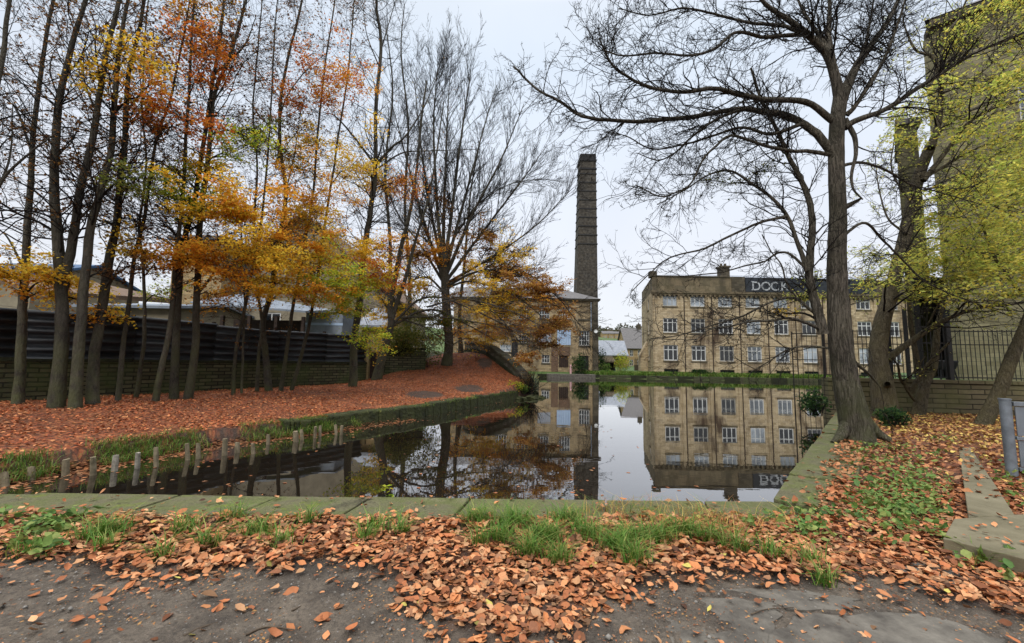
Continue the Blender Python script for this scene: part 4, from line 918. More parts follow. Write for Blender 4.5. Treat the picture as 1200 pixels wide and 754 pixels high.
# ------------------------------------------------------------------ left: stone wall, corrugated fence, yard buildings, gate
def left_wall():
    A, B = WALL_A, WALL_B; L = np.linalg.norm(B-A); u = (B-A)/L; n = np.array((u[1], -u[0]))
    def pt(a, o, z): q = A+u*a+n*o; return (q[0], q[1], z)
    def slab(mb, a0, a1, o0, o1, z0, z1): mb.hexa([pt(a0, o1, z0), pt(a1, o1, z0), pt(a1, o0, z0), pt(a0, o0, z0), pt(a0, o1, z1), pt(a1, o1, z1), pt(a1, o0, z1), pt(a0, o0, z1)])
    r = thing('stone_wall', 'long mossy dry stone wall under the corrugated fence behind the beeches', 'wall', (*A, .3))
    q = MB(); slab(q, 0, L, -.3, .1, -.1, 1.34); q.build('wall', 'garden_wall_stone', r)
    q = MB()
    for i in range(24): a = i*L/24; slab(q, a+.01, a+L/24-.01, -.33, .15, 1.343, 1.42+.04*random.random())
    q.build('coping', 'moss_and_shade', r)
    f = thing('corrugated_fence', 'dark corrugated metal sheet fence standing on the stone wall', 'fence', (*A, 1.45))
    # corrugations run along the fence, sheets overlap at posts
    N = 8
    for i in range(N):
        a0, a1 = i*L/N, (i+1)*L/N; z0, z1 = 1.37, 2.86+.05*math.sin(i*2.1)-0.10*i/N; m = 57; tilt = .03*math.sin(i*1.7)
        V = []; F = []
        for j in range(m):
            z = z0+(z1-z0)*j/(m-1); o = -.04+.055*math.sin(j/(m-1)*2*math.pi*5.5)+.03*(i % 2)
            V += [pt(a0+.015+tilt*0, o, z+tilt), pt(a1+.05, o, z-tilt)]
            if j: k = 2*j; F.append((k-2, k-1, k+1, k))
        o = np_mesh('sheet', np.array(V), np.array(F), 'corrugated_sheet', f)
        md = o.modifiers.new('solid', 'SOLIDIFY'); md.thickness = .01
    for i in range(N+1):
        q = MB(); a = i*L/N; slab(q, a-.05, a+.05, -.26, -.13, 1.3, 2.9); q.build('post', 'dark_timber', f)
    # stub of wall beyond the gate
    C0 = B+u*1.05; C1 = C0+u*.2+np.array((2.1, 1.0))
    s = thing('wall_end', 'short mossy stone wall between the old wooden gate and the beech trunk', 'wall', (*C0, .3))
    d = (C1-C0)/np.linalg.norm(C1-C0); k = np.array((d[1], -d[0]))*.2
    q = MB(); q.prism([tuple(C0-k), tuple(C0+k), tuple(C1+k), tuple(C1-k)][::-1], -.1, 2.05, [1.9, 2.1, 2.15, 1.95]); q.build('wall', 'garden_wall_stone', s)
    q = MB(); k2 = k*1.3; q.prism([tuple(C0-k2), tuple(C0+k2), tuple(C1+k2), tuple(C1-k2)][::-1], 2.16, 2.28); q.build('coping', 'moss_and_shade', s)
    t = thing('wooden_gate', 'dark brown plank gate beside a pale timber post in the wall gap', 'gate', (*B, .3))
    q = MB(); p0 = B+u*.12; q.prism([tuple(p0+np.array(c)*.13) for c in ((-1, -1), (1, -1), (1, 1), (-1, 1))], .1, 2.25); q.build('post', 'pale_timber', t, bevel=.015)
    p0 = B+u*.3; q = MB()
    for i in range(5):
        e0 = p0+np.array((.14*i, .05*i)); e1 = e0+np.array((.132, .047)); nn = np.array((.03, -.05)); q.prism([tuple(e0), tuple(e1), tuple(e1-nn), tuple(e0-nn)], .2, 2.0)
    q.build('plank_door', 'dark_timber', t)
    q = MB(); e0 = p0+np.array((.02, -.03)); e1 = e0+np.array((.66, .235)); q.beam((*e0, 1.7), (*e1, 1.7), .03, .1); q.beam((*e0, .6), (*e1, .6), .03, .1); q.build('hinge_rail', 'black_iron', t)
left_wall()

def yard():
    f = lambda px, py, Y: D(px, py, Y)
    # near shed left edge
    Y = 17.0
    x0, x1 = f(-60, 350, Y)[0], f(66, 350, Y)[0]
    r = thing('cream_shed', 'cream walled shed with dark sagging eaves at far left behind the fence', 'shed', (x0, Y, .4))
    q = MB(); q.prism([(x0, Y), (x1, Y), (x1, Y+5), (x0, Y+5)], .2, 3.6, [3.75, 3.3, 3.3, 3.75]); q.build('wall', 'render_cream', r)
    zl, zr = f(-60, 318, Y)[2], f(66, 348, Y)[2]; zl2, zr2 = f(-60, 304, Y)[2], f(66, 336, Y)[2]
    q = MB(); q.hexa([(x0-.3, Y-.5, zl), (x1+.3, Y-.5, zr), (x1+.3, Y+5.4, zr+.5), (x0-.3, Y+5.4, zl+.5), (x0-.3, Y-.5, zl+.16), (x1+.3, Y-.5, zr+.16), (x1+.3, Y+5.4, zr+.75), (x0-.3, Y+5.4, zl+.75)]); q.build('roof', 'brown_slate', r)
    Y = 24.0
    gable_house('blue_roof_shed', 'shed with blue sheet roof rising behind the cream shed', 'shed', f(-80, 330, Y)[0], f(38, 330, Y)[0], Y, 7, .3, f(0, 322, Y)[2], f(0, 297, Y)[2], 'render_cream', 'blue_sheet')
    Y = 24.0
    gable_house('white_shed', 'long low pale shed with whitish roof behind the middle of the fence', 'shed', f(92, 350, Y)[0], f(205, 350, Y)[0], Y, 8, .3, f(150, 361, Y)[2], f(150, 349, Y)[2], 'render_cream', 'pale_sheet')
    Y = 31.0
    gable_house('gabled_barn', 'large cream gabled building with brown roof partly hidden behind autumn leaves', 'building', f(248, 340, Y)[0], f(455, 340, Y)[0], Y, 14, .3, f(440, 345, Y)[2], f(350, 252, Y)[2], 'render_cream', 'brown_slate', wins=[(4, 5.4, 3.2, 5.0), (8, 9.4, 3.2, 5.0)], axis='y')
    Y = 29.0
    q = MB(); a, b = f(203, 300, Y)[0], f(262, 300, Y)[0]; r = thing('stone_block', 'plain stone building with flat dark roof left of the gabled barn', 'building', (a, Y, .3))
    q.box(a, Y, .2, b, Y+6, f(230, 282, Y)[2]); q.build('wall', 'house_stone', r); zt = f(230, 282, Y)[2]
    q = MB(); q.box(a-.3, Y-.3, zt, b+.3, Y+6.3, zt+.3); q.build('roof', 'slate', r)
    Y = 22.5
    r = thing('open_shed', 'open fronted dark shed with pale sloping roof behind the fence', 'shed', (-13, Y, .3)); a, b = f(228, 370, Y)[0], f(362, 370, Y)[0]
    z0, z1, z2, z3 = f(228, 357, Y)[2], f(228, 342, Y)[2], f(362, 372, Y)[2], f(362, 364, Y)[2]
    q = MB(); q.hexa([(a, Y-.4, z0), (b, Y-.4, z2+.2), (b, Y+3.5, z3+.3), (a, Y+3.5, z1+.3), (a, Y-.4, z0+.1), (b, Y-.4, z2+.3), (b, Y+3.5, z3+.45), (a, Y+3.5, z1+.45)]); q.build('roof', 'pale_sheet', r)
    q = MB(); q.box(a, Y+3.2, .2, b, Y+3.4, z2+.1); q.build('back_wall', 'dark_timber', r)
    for x in np.linspace(a+.1, b-.3, 5): q = MB(); q.box(x, Y-.2, .2, x+.16, Y-.04, z2); q.build('post', 'dark_timber', r)
    Y = 25.0
    r = thing('site_cabin', 'white site cabin with a blue stripe behind the fence end', 'cabin', (-11.5, Y, .3)); a, b = f(358, 375, Y)[0], f(402, 375, Y)[0]; zt = f(380, 366, Y)[2]; zm = f(380, 379, Y)[2]
    q = MB(); q.box(a, Y, .2, b, Y+2.6, zt); q.build('body', 'pale_sheet', r, bevel=.05)
    q = MB(); q.box(a-.01, Y-.02, zm-.12, b+.01, Y-.003, zm+.02); q.build('stripe', 'blue_paint', r)
    q = MB(); q.box(a-.08, Y-.08, zt+.003, b+.08, Y+2.68, zt+.12); q.build('roof', 'lead_roof', r)
    Y = 27.0
    gable_house('grey_roof_house', 'small house with grey slate roof beside the forked tree', 'house', f(425, 370, Y)[0], f(452, 370, Y)[0], Y, 6, .3, f(440, 382, Y)[2], f(440, 358, Y)[2], 'house_stone', 'lead_roof')
yard()

# ------------------------------------------------------------------ bridge parapet
def bridge():
    line = np.array([(.95, 22.5), (0.72, 23.0), (0.15, 24.2), (-.6, 25.9), (-1.5, 28.0), (-2.3, 29.8), (-3.4, 31.6)]); n = 40
    L3 = smooth_line(np.c_[line, np.zeros(len(line))], n)[:, :2]
    zt = np.interp(L3[:, 1], [22.4, 23.0, 24.2, 25.9, 28, 29.8, 31.6], [.62, 1.0, 1.62, 2.2, 2.75, 3.0, 3.05])
    t = np.gradient(L3, axis=0); t /= np.linalg.norm(t, axis=1, keepdims=True); nn = np.c_[t[:, 1], -t[:, 0]]
    r = thing('canal_bridge', 'old hump backed stone bridge parapet rising over the leaf covered ramp', 'bridge', (*L3[0], .2))
    def strip(name, mat, o0, o1, zb, ztop, bev=0):
        V = []; F = []
        for i in range(n):
            for o, z in ((o0, zb[i]), (o1, zb[i]), (o1, ztop[i]), (o0, ztop[i])): V.append((*(L3[i]+nn[i]*o), z))
            if i:
                k = 4*i
                for a, b in ((0, 1), (1, 2), (2, 3), (3, 0)): F.append((k-4+a, k-4+b, k+b, k+a))
        F += [(3, 2, 1, 0), tuple(4*(n-1)+j for j in range(4))]
        m = MB(); m.v = V; m.f = F; return m.build(name, mat, r, bevel=bev)
    zb = np.full(n, -1.0)
    strip('parapet', 'bridge_stone', -.19, .19, zb, zt-.16)
    strip('shade_strip', 'moss_and_shade', -.27, -.193, zb, zt-.52)  # dark mossy strip, also standing in for the shaded foot of the parapet
    strip('coping', 'bridge_stone', -.27, .27, zt-.157, zt+rng.normal(0, .02, n), .04)
bridge()

# ------------------------------------------------------------------ banks, copings, stakes
def bank_wall():
    pts = [(-5.45, 10.1), (-5.0, 10.75), (-3.3, 13.5), (-2.4, 15.5), (-1.45, 17.9), (-.4, 20.2), (.5, 22.0)]
    L3 = smooth_line(np.c_[np.array(pts), np.zeros(len(pts))], 27)[:, :2]
    r = thing('bank_wall', 'low mossy stone edging wall along the leaf covered left bank', 'bank wall', (*L3[0], 0))
    for i in range(len(L3)-1):
        a, b = L3[i], L3[i+1]; t = (b-a)/np.linalg.norm(b-a); nn = np.array((t[1], -t[0])); j = rng.uniform(-.02, .02); a2 = a+t*.004; b2 = b-t*.004
        z = .05+rng.uniform(-.03, .03)+.08*(i/26)
        q = MB(); q.hexa([(*(a2+nn*(.2+j)), -1.0), (*(b2+nn*(.2+j)), -1.0), (*(b2-nn*.3), -1.0), (*(a2-nn*.3), -1.0), (*(a2+nn*(.1+j)), z), (*(b2+nn*(.1+j)), z), (*(b2-nn*.3), z+.02), (*(a2-nn*.3), z+.02)])
        q.build('edge_stone', 'bank_stone', r, bevel=.04)
bank_wall()

CZ = 0.06
def copings():
    r = thing('front_coping', 'row of broad mossy coping stones along the near edge of the basin', 'coping', (-2, 4.4, CZ))
    # front line and back line of the row across the picture
    fr = lambda x: np.interp(x, [-9, -4.72, 0, 2.4, 3.2], [3.85, 3.99, 4.1, 4.22, 4.28]); bk = lambda x: np.interp(x, [-9, -5.7, -2.75, 0, 2.9], [4.55, 4.62, 4.66, 4.70, 4.80])
    js = [-9.2, -7.0, -5.2, -3.68, -2.62, -1.62, -.54, .95, 2.05, 2.95]
    for i, (a, b) in enumerate(zip(js, js[1:])):
        dz = rng.uniform(-.012, .012); sk = .12
        if i == len(js)-2: P8 = [(a+.008, fr(a)), (3.35, 4.25), (2.93, 4.80), (a+.008+sk, bk(a))]
        else: P8 = [(a+.014, fr(a)+rng.uniform(-.02, .02)), (b-.014, fr(b)+rng.uniform(-.02, .02)), (b-.014+sk, bk(b)+rng.uniform(-.02, .015)), (a+.014+sk, bk(a)+rng.uniform(-.02, .015))]
        q = MB(); q.prism(P8, -.75, CZ+dz); q.build('coping_stone', 'mossy_coping', r, bevel=.014)
    r = thing('side_coping', 'line of mossy coping stones running away along the right edge of the basin', 'coping', (6, 8, CZ))
    A = np.array((2.98, 4.84)); B = np.array((10.75, 13.85)); L = np.linalg.norm(B-A); u = (B-A)/L; n = np.array((u[1], -u[0])); a = 0
    while a < L-.2:
        b = min(a+rng.uniform(1.2, 1.9), L); dz = rng.uniform(-.015, .015)
        w0, w1 = .72, .72
        P0, P1 = A+u*(a+.016)+n*rng.uniform(-.01, .02), A+u*(b-.016)+n*rng.uniform(-.01, .02); q0 = P0+n*w0; q1 = P1+n*w1
        if a == 0: q0 = np.array((3.42, 4.30))
        q = MB(); q.prism([tuple(q0), tuple(q1), tuple(P1), tuple(P0)], -.75, CZ+.02+dz+.03*(a/L)); q.build('coping_stone', 'mossy_coping', r, bevel=.014); a = b
copings()

def stakes():
    spec = [(6, 546, 570, 4.5), (37, 540, 563, 4.2), (77, 530, 557, 4.5), (109, 526, 557, 3.6), (134, 525, 552, 4), (161, 522, 549, 3.3), (183, 514, 547, 3), (220, 511, 539, 3), (232, 511, 538, 3), (263, 505, 534, 3.4), (278, 513, 531, 3.3), (297, 514, 532, 2.6), (314, 504, 521, 2.6), (347, 500, 518, 3.6), (354, 498, 516, 2.4), (369, 494, 513, 2.2), (375, 493, 512, 2), (394, 492, 510, 2.2), (400, 494, 510, 2.2)]
    marks = ['leftmost squat mossy stake beside the coping', 'short mossy stake second from the left edge', 'broad square topped stake third from the left', 'dark mossy stake between broad stake and birch stake', 'pale leaning birch stake with dark flecks in the water', 'upright pale birch stake with black cap right of leaning one', 'tall mossy green stake among the reeds', 'slim pale stake, left of a close pair in grass', 'dull mossy stake, right of a close pair in grass', 'thick brownish stake standing alone in the grass bank', 'squat stake leaning behind the floating leaves', 'short slim stake at the muddy leaf edge', 'slim grey stake midway along the grassy bank', 'thick grey leaning stump of the fifth cluster', 'thin stake propped behind the thick leaning stump', 'left upright stake of the second farthest pair', 'right upright stake of the second farthest pair', 'left stake of the farthest pair before the stone edging', 'right leaning stake of the farthest pair before the edging']
    for i, (px, yt, yb, w) in enumerate(spec):
        b = G(px, yb, WATER_Z); t = D(px+rng.uniform(-3, 3)*(.6 if i not in (4,) else -1.0), yt, b[1]+rng.uniform(-.05, .05)); rad = w*.78*b[1]/FPX; t = b+(t-b)*.68
        m = MB(); n = 10; mid = (b+t)/2
        P = np.array([b+(b-t)/np.linalg.norm(b-t)*.5, mid, t]); R = np.array([rad*1.05, rad, rad*.92])
        v, f = tubes(P[None], R[None]*(1), n); v += rng.normal(0, rad*.05, v.shape)
        me = bpy.data.meshes.new('stake'); V = [tuple(x) for x in v] + [tuple(t+np.array((0, 0, rad*.15)))]; k = len(v)
        me.from_pydata(V, [], [tuple(int(c) for c in q) for q in f] + [(2*n+j, 2*n+(j+1) % n, k) for j in range(n)]); me.update()
        o = link('wooden_stake', me, 'stake_timber'); me.materials.clear(); me.materials.append(MATS['birch_stake' if i in (4, 5) else 'stake_timber']); tag(o, marks[i], 'stake', 'wooden stakes along the left bank')
stakes()

# ------------------------------------------------------------------ right: retaining wall, railings, tall mill, gate, trough, barrier, slabs
def right_side():
    r = thing('retaining_wall', 'long low stone retaining wall behind the right hand trees', 'wall', (13.6, 13.8, .1))
    q = MB()
    for (a, b) in zip(RET, RET[1:]):
        a = np.array(a); b = np.array(b); u = (b-a)/np.linalg.norm(b-a); n = np.array((-u[1], u[0]))
        q.prism([tuple(a), tuple(b), tuple(b+n*.42), tuple(a+n*.42)], -.8, 1.12)
    q.build('wall', 'retaining_stone', r)
    q = MB()
    for (a, b) in zip(RET, RET[1:]):
        a = np.array(a); b = np.array(b); L = np.linalg.norm(b-a); u = (b-a)/L; n = np.array((-u[1], u[0])); k = int(L/1.3)+1
        for i in range(k):
            p = a+u*(L*i/k+.008); s = a+u*(L*(i+1)/k-.008); q.prism([tuple(p-n*.05), tuple(s-n*.05), tuple(s+n*.47), tuple(p+n*.47)], 1.123, 1.23)
    q.build('coping', 'retaining_stone', r)
    # railings: from the water's edge to the frame's right side
    f = thing('iron_railing', 'black iron mesh railing running along the retaining wall top', 'railing', (13.6, 13.9, 1.2))
    pts = [(9.9, 14.55, .0), (10.95, 14.5, .0), (11.0, 14.5, 1.23), (13.35, 14.02, 1.23), (16.2, 13.45, 1.23)]
    def panel(a, b, z0, z1, name='railing_panel', step=.13, th=.012):
        a = np.array(a[:2]); b = np.array(b[:2]); L = np.linalg.norm(b-a); q = MB()
        for z in (z0+.08, z0+(z1-z0)*.72, z1): q.beam((*a, z), (*b, z), .022, .03)
        for i in range(int(L/step)+1):
            p = a+(b-a)*min(1, i*step/L); q.beam((*p, z0), (*p, z1+.05), th*1.3)
        return q.build(name, 'black_iron', f)
    panel(pts[0], pts[1], -.55, 2.75, step=.17, th=.008); panel(pts[2], pts[3], 1.24, 2.85)
    g1 = np.array((17.9, 13.1)); panel((14.72, 13.78), (19, 12.93), 1.24, 2.85); panel((19.05, 12.92), (23, 12.12), 1.24, 2.85)
    for x, y, z1, w in ((9.9, 14.55, 2.8, .025), (10.95, 14.48, 2.9, .04), (12.98, 14.16, 3.0, .09), (19.02, 12.96, 2.9, .05)):
        q = MB(); q.beam((x, y, -.6 if x < 10.95 else 1.2), (x, y, z1), w); q.build('post', 'black_iron', f)
    gt = thing('iron_gate', 'tall black iron gate between thick posts in front of the dark passage', 'gate', (14.6, 13.8, 1.2))
    for x, y, w in ((13.45, 14.02, .08), (14.62, 13.8, .14)):
        q = MB(); q.beam((x, y, 1.2), (x, y, 3.6), w); q.build('post', 'black_iron', gt)
    q = MB()
    for z in (1.3, 2.45, 3.0): q.beam((13.5, 14.0, z), (14.54, 13.81, z), .035, .045)
    for i in range(9): t = i/8; x, y = 13.5+1.04*t, 14.0-.19*t; q.beam((x, y, 1.3), (x, y, 3.0), .018)
    q.build('gate_leaf', 'black_iron', gt)
    # trough on legs
    b = thing('metal_trough', 'black metal trough on four legs behind the iron gate', 'trough', (15.9, 15.3, 1.12))
    x, y, z = 15.85, 15.2, 1.12
    q = MB(); q.hexa([(x-.30, y-.2, z+.45), (x+.30, y-.2, z+.45), (x+.30, y+.2, z+.45), (x-.30, y+.2, z+.45), (x-.38, y-.26, z+.78), (x+.38, y-.26, z+.78), (x+.38, y+.26, z+.78), (x-.38, y+.26, z+.78)]); q.build('basin', 'soot_black', b, bevel=.06)
    for sx in (-1, 1):
        for sy in (-1, 1): q = MB(); q.cyl((x+sx*.31, y+sy*.2, z), (x+sx*.24, y+sy*.15, z+.47), .025, n=8); q.build('leg', 'soot_black', b)
    q = MB(); q.beam((x-.29, y-.19, z+.17), (x+.29, y-.19, z+.17), .02); q.build('brace', 'soot_black', b)
    # tall mill on the right
    m_ = thing('tall_mill', 'very tall pale stone mill behind yellow green leaves at right edge', 'mill', (22, 20, 1.1))
    B = D(1128, 440, 19.8); A = D(1126, 440, 20.6); C = np.array((30.5, 12.6)); Bv = B[:2]; Av = A[:2]; E = np.array((34.5, 17.0)); Fv = np.array((29.0, 26.0))
    zt = D(1097, 37, 19.8)[2]
    L = np.linalg.norm(C-Bv); u = (C-Bv)/L; L2 = np.linalg.norm(Bv-Av); u2 = (Bv-Av)/L2
    holes = []
    for a in (2.6, 5.8, 9.0):
        for b0 in (3.2, 6.6, 10.0, 13.2): holes.append((a, a+1.3, b0, b0+1.9))
    q = MB(); P = facade(q, Bv, u, L, .8, zt, holes, .25)
    for a, b_ in ((C, E), (E, Fv), (Fv, Av), (Av, Bv)): q.quad((*a, .8), (*b_, .8), (*b_, zt), (*a, zt))
    q.build('wall', 'right_mill_stone', m_)
    for h in holes: window(m_, P, *h, 2, 3, 'white_paint', 'grey_glass', .08, .18, sill='retaining_stone')
    q = MB(); q.beam((*(Bv-u*.0+np.array((u[1], -u[0]))*.02), 1.0), (*(Bv+np.array((u[1], -u[0]))*.02), zt-.4), .5, .5); q.build('quoin', 'right_mill_stone', m_)
    q = MB(); o = np.array((u[1], -u[0]))
    q.prism([tuple(Av-u*.3+o*.3), tuple(Bv+o*.45-u*.1), tuple(C+o*.45), tuple(E), tuple(Fv)], zt+.003, zt+.4); q.build('eaves', 'dark_stone', m_)
    q = MB(); M1 = (Bv+Av)/2+(Fv-Bv)*.5; M2 = (C+E)/2; zr = zt+3.0
    a_, b_, c_, d_ = Av-u*.4, C+o*.5, E, Fv; q.quad((*(Bv+o*.5-u*.3), zt+.41), (*b_, zt+.41), (*M2, zr), (*M1, zr)); q.quad((*c_, zt+.41), (*d_, zt+.41), (*M1, zr), (*M2, zr)); q.poly([(*d_, zt+.41), (*(Bv+o*.5-u*.3), zt+.41), (*M1, zr)]); q.poly([(*b_, zt+.41), (*c_, zt+.41), (*M2, zr)]); q.build('roof', 'slate', m_)
    # stair tower and dark linking passage
    T0, T1 = D(1073, 440, 24.5), D(1103, 440, 24.0); zt2 = D(1062, 148, 24.5)[2]
    q = MB(); q.prism([(T0[0], 24.6), (T1[0], 24.2), (T1[0]+3.6, 29), (T0[0]+4.4, 29)], .8, zt2); q.build('stair_tower', 'right_mill_stone', m_)
    q = MB(); q.prism([(T0[0]-.15, 24.4), (T1[0]+.15, 24.0), (T1[0]+3.7, 29.2), (T0[0]+4.3, 29.2)], zt2+.003, zt2+.35); q.build('tower_cap', 'slate', m_)
    Yk = 22.5; k0, k1 = D(1072, 380, Yk)[0], D(1122, 380, Yk)[0]; zk = D(1095, 325, Yk)[2]
    q = MB(); q.prism([(k0, Yk), (k1+.6, Yk), (k1+3.6, Yk+3), (k0+3.0, Yk+3)], zk-1.2, zk); q.prism([(k0, Yk), (k0+.35, Yk), (k0+3.35, Yk+3), (k0+3.0, Yk+3)], .9, zk-1.203); q.prism([(k0+2.95, Yk+2.6), (k1+3.2, Yk+2.6), (k1+3.6, Yk+3), (k0+3.353, Yk+3)], .9, zk-1.203); q.build('passage', 'soot_black', m_)
    # steel barrier post and panel
    p = G(1187, 565, .02); b = thing('steel_barrier', 'grey galvanised steel barrier with round post at right edge', 'barrier', p)
    ht = D(1187, 469, p[1])[2]
    q = MB(); q.cyl((p[0], p[1], -.1), (p[0], p[1], ht), .06, n=20); q.cyl((p[0], p[1], ht+.002), (p[0], p[1], ht+.02), .066, n=20); q.build('post', 'galvanised', b, smooth=False)
    d = np.array((.93, -.36)); e0 = p[:2]+d*.075; e1 = p[:2]+d*2.3
    q = MB(); q.beam((*e0, ht-.05), (*e1, ht-.05), .05, .06); q.beam((*e0, .62), (*e1, .62), .045, .05); q.beam((*e0, .2), (*e1, .2), .045, .05); q.build('rail', 'galvanised', b, bevel=.006)
    q = MB(); q.beam((*(e0+d*.03), .66), (*(e1-d*.03), .66), .02, .001); n_ = np.array((-d[1], d[0]))*.008
    q = MB(); q.prism([tuple(e0+d*.02-n_), tuple(e1-n_), tuple(e1+n_), tuple(e0+d*.02+n_)], .655, ht-.09); q.prism([tuple(e0+d*.02-n_), tuple(e1-n_), tuple(e1+n_), tuple(e0+d*.02+n_)], .235, .59); q.build('panel', 'panel_steel', b)
    # stone flags
    zf = .17
    c = lambda px, py: tuple(G(px, py, zf)[:2])
    def flag(pts, label, z=zf, name='flagstone'):
        q = MB(); q.prism(pts, -.1, z)
        o = q.build(name, 'flag_stone', None, bevel=.007); tag(o, label, 'flagstone', 'flagstones on the right bank'); return o
    flag([c(1105, 631), c(1205, 656), c(1290, 668), c(1290, 600), c(1190, 603), c(1118, 608)], 'large thick flagstone slab at the right with its dark front edge showing')
    l0, l1, r0, r1 = np.array(c(1119, 606.5)), np.array(c(1119, 522)), np.array(c(1189, 602)), np.array(c(1137, 522))
    labs = ['long kerb flagstone directly behind the large slab', 'middle flagstone of the strip, half buried in brown leaves', 'farthest flagstone of the strip, nearly covered with leaves']
    ts = [0, .4, .72, 1]
    for i in range(3):
        t0, t1 = ts[i]+.004, ts[i+1]-.004
        P = lambda t, w_: tuple((l0+(l1-l0)*t)*(1-w_)+(r0+(r1-r0)*t)*w_)
        flag([P(t0, .22), P(t0, 1), P(t1, 1), P(t1, .22)], labs[i], zf-.012*(i+1))
    # broken concrete in the path
    for i, (pts, lab) in enumerate(((((775, 722), (800, 700), (905, 706), (915, 722), (888, 770), (800, 775)), 'worn pale concrete patch in path right of the leaf drift'),
                                    (((845, 692), (930, 693), (1005, 703), (1010, 716), (918, 715), (905, 703)), 'thin grey concrete strip along the leaf edge at lower right'),
                                    (((925, 722), (1010, 719), (1090, 722), (1180, 752), (1150, 790), (930, 790), (900, 760)), 'cracked pale concrete patch at the lower right corner'),
                                    (((1050, 664), (1085, 655), (1128, 668), (1118, 692), (1062, 690)), 'small dark stone half sunk beside the large slab'))):
        P = [G(a, b_, .03)[:2] for a, b_ in pts]
        P3 = []
        for j in range(len(P)):
            a, b_ = P[j], P[(j+1) % len(P)]
            for t in np.linspace(0, 1, 6)[:-1]: P3.append(a+(b_-a)*t+rng.normal(0, .012, 2))
        P3 = [v+rng.normal(0, .015, 2) for v in P3]; q = MB(); q.prism([tuple(v) for v in P3], -.08, .036+.004*i if i < 3 else .05); tag(q.build('concrete_patch', 'concrete', None, bevel=.01), lab, 'concrete', 'broken concrete in the path')
right_side()

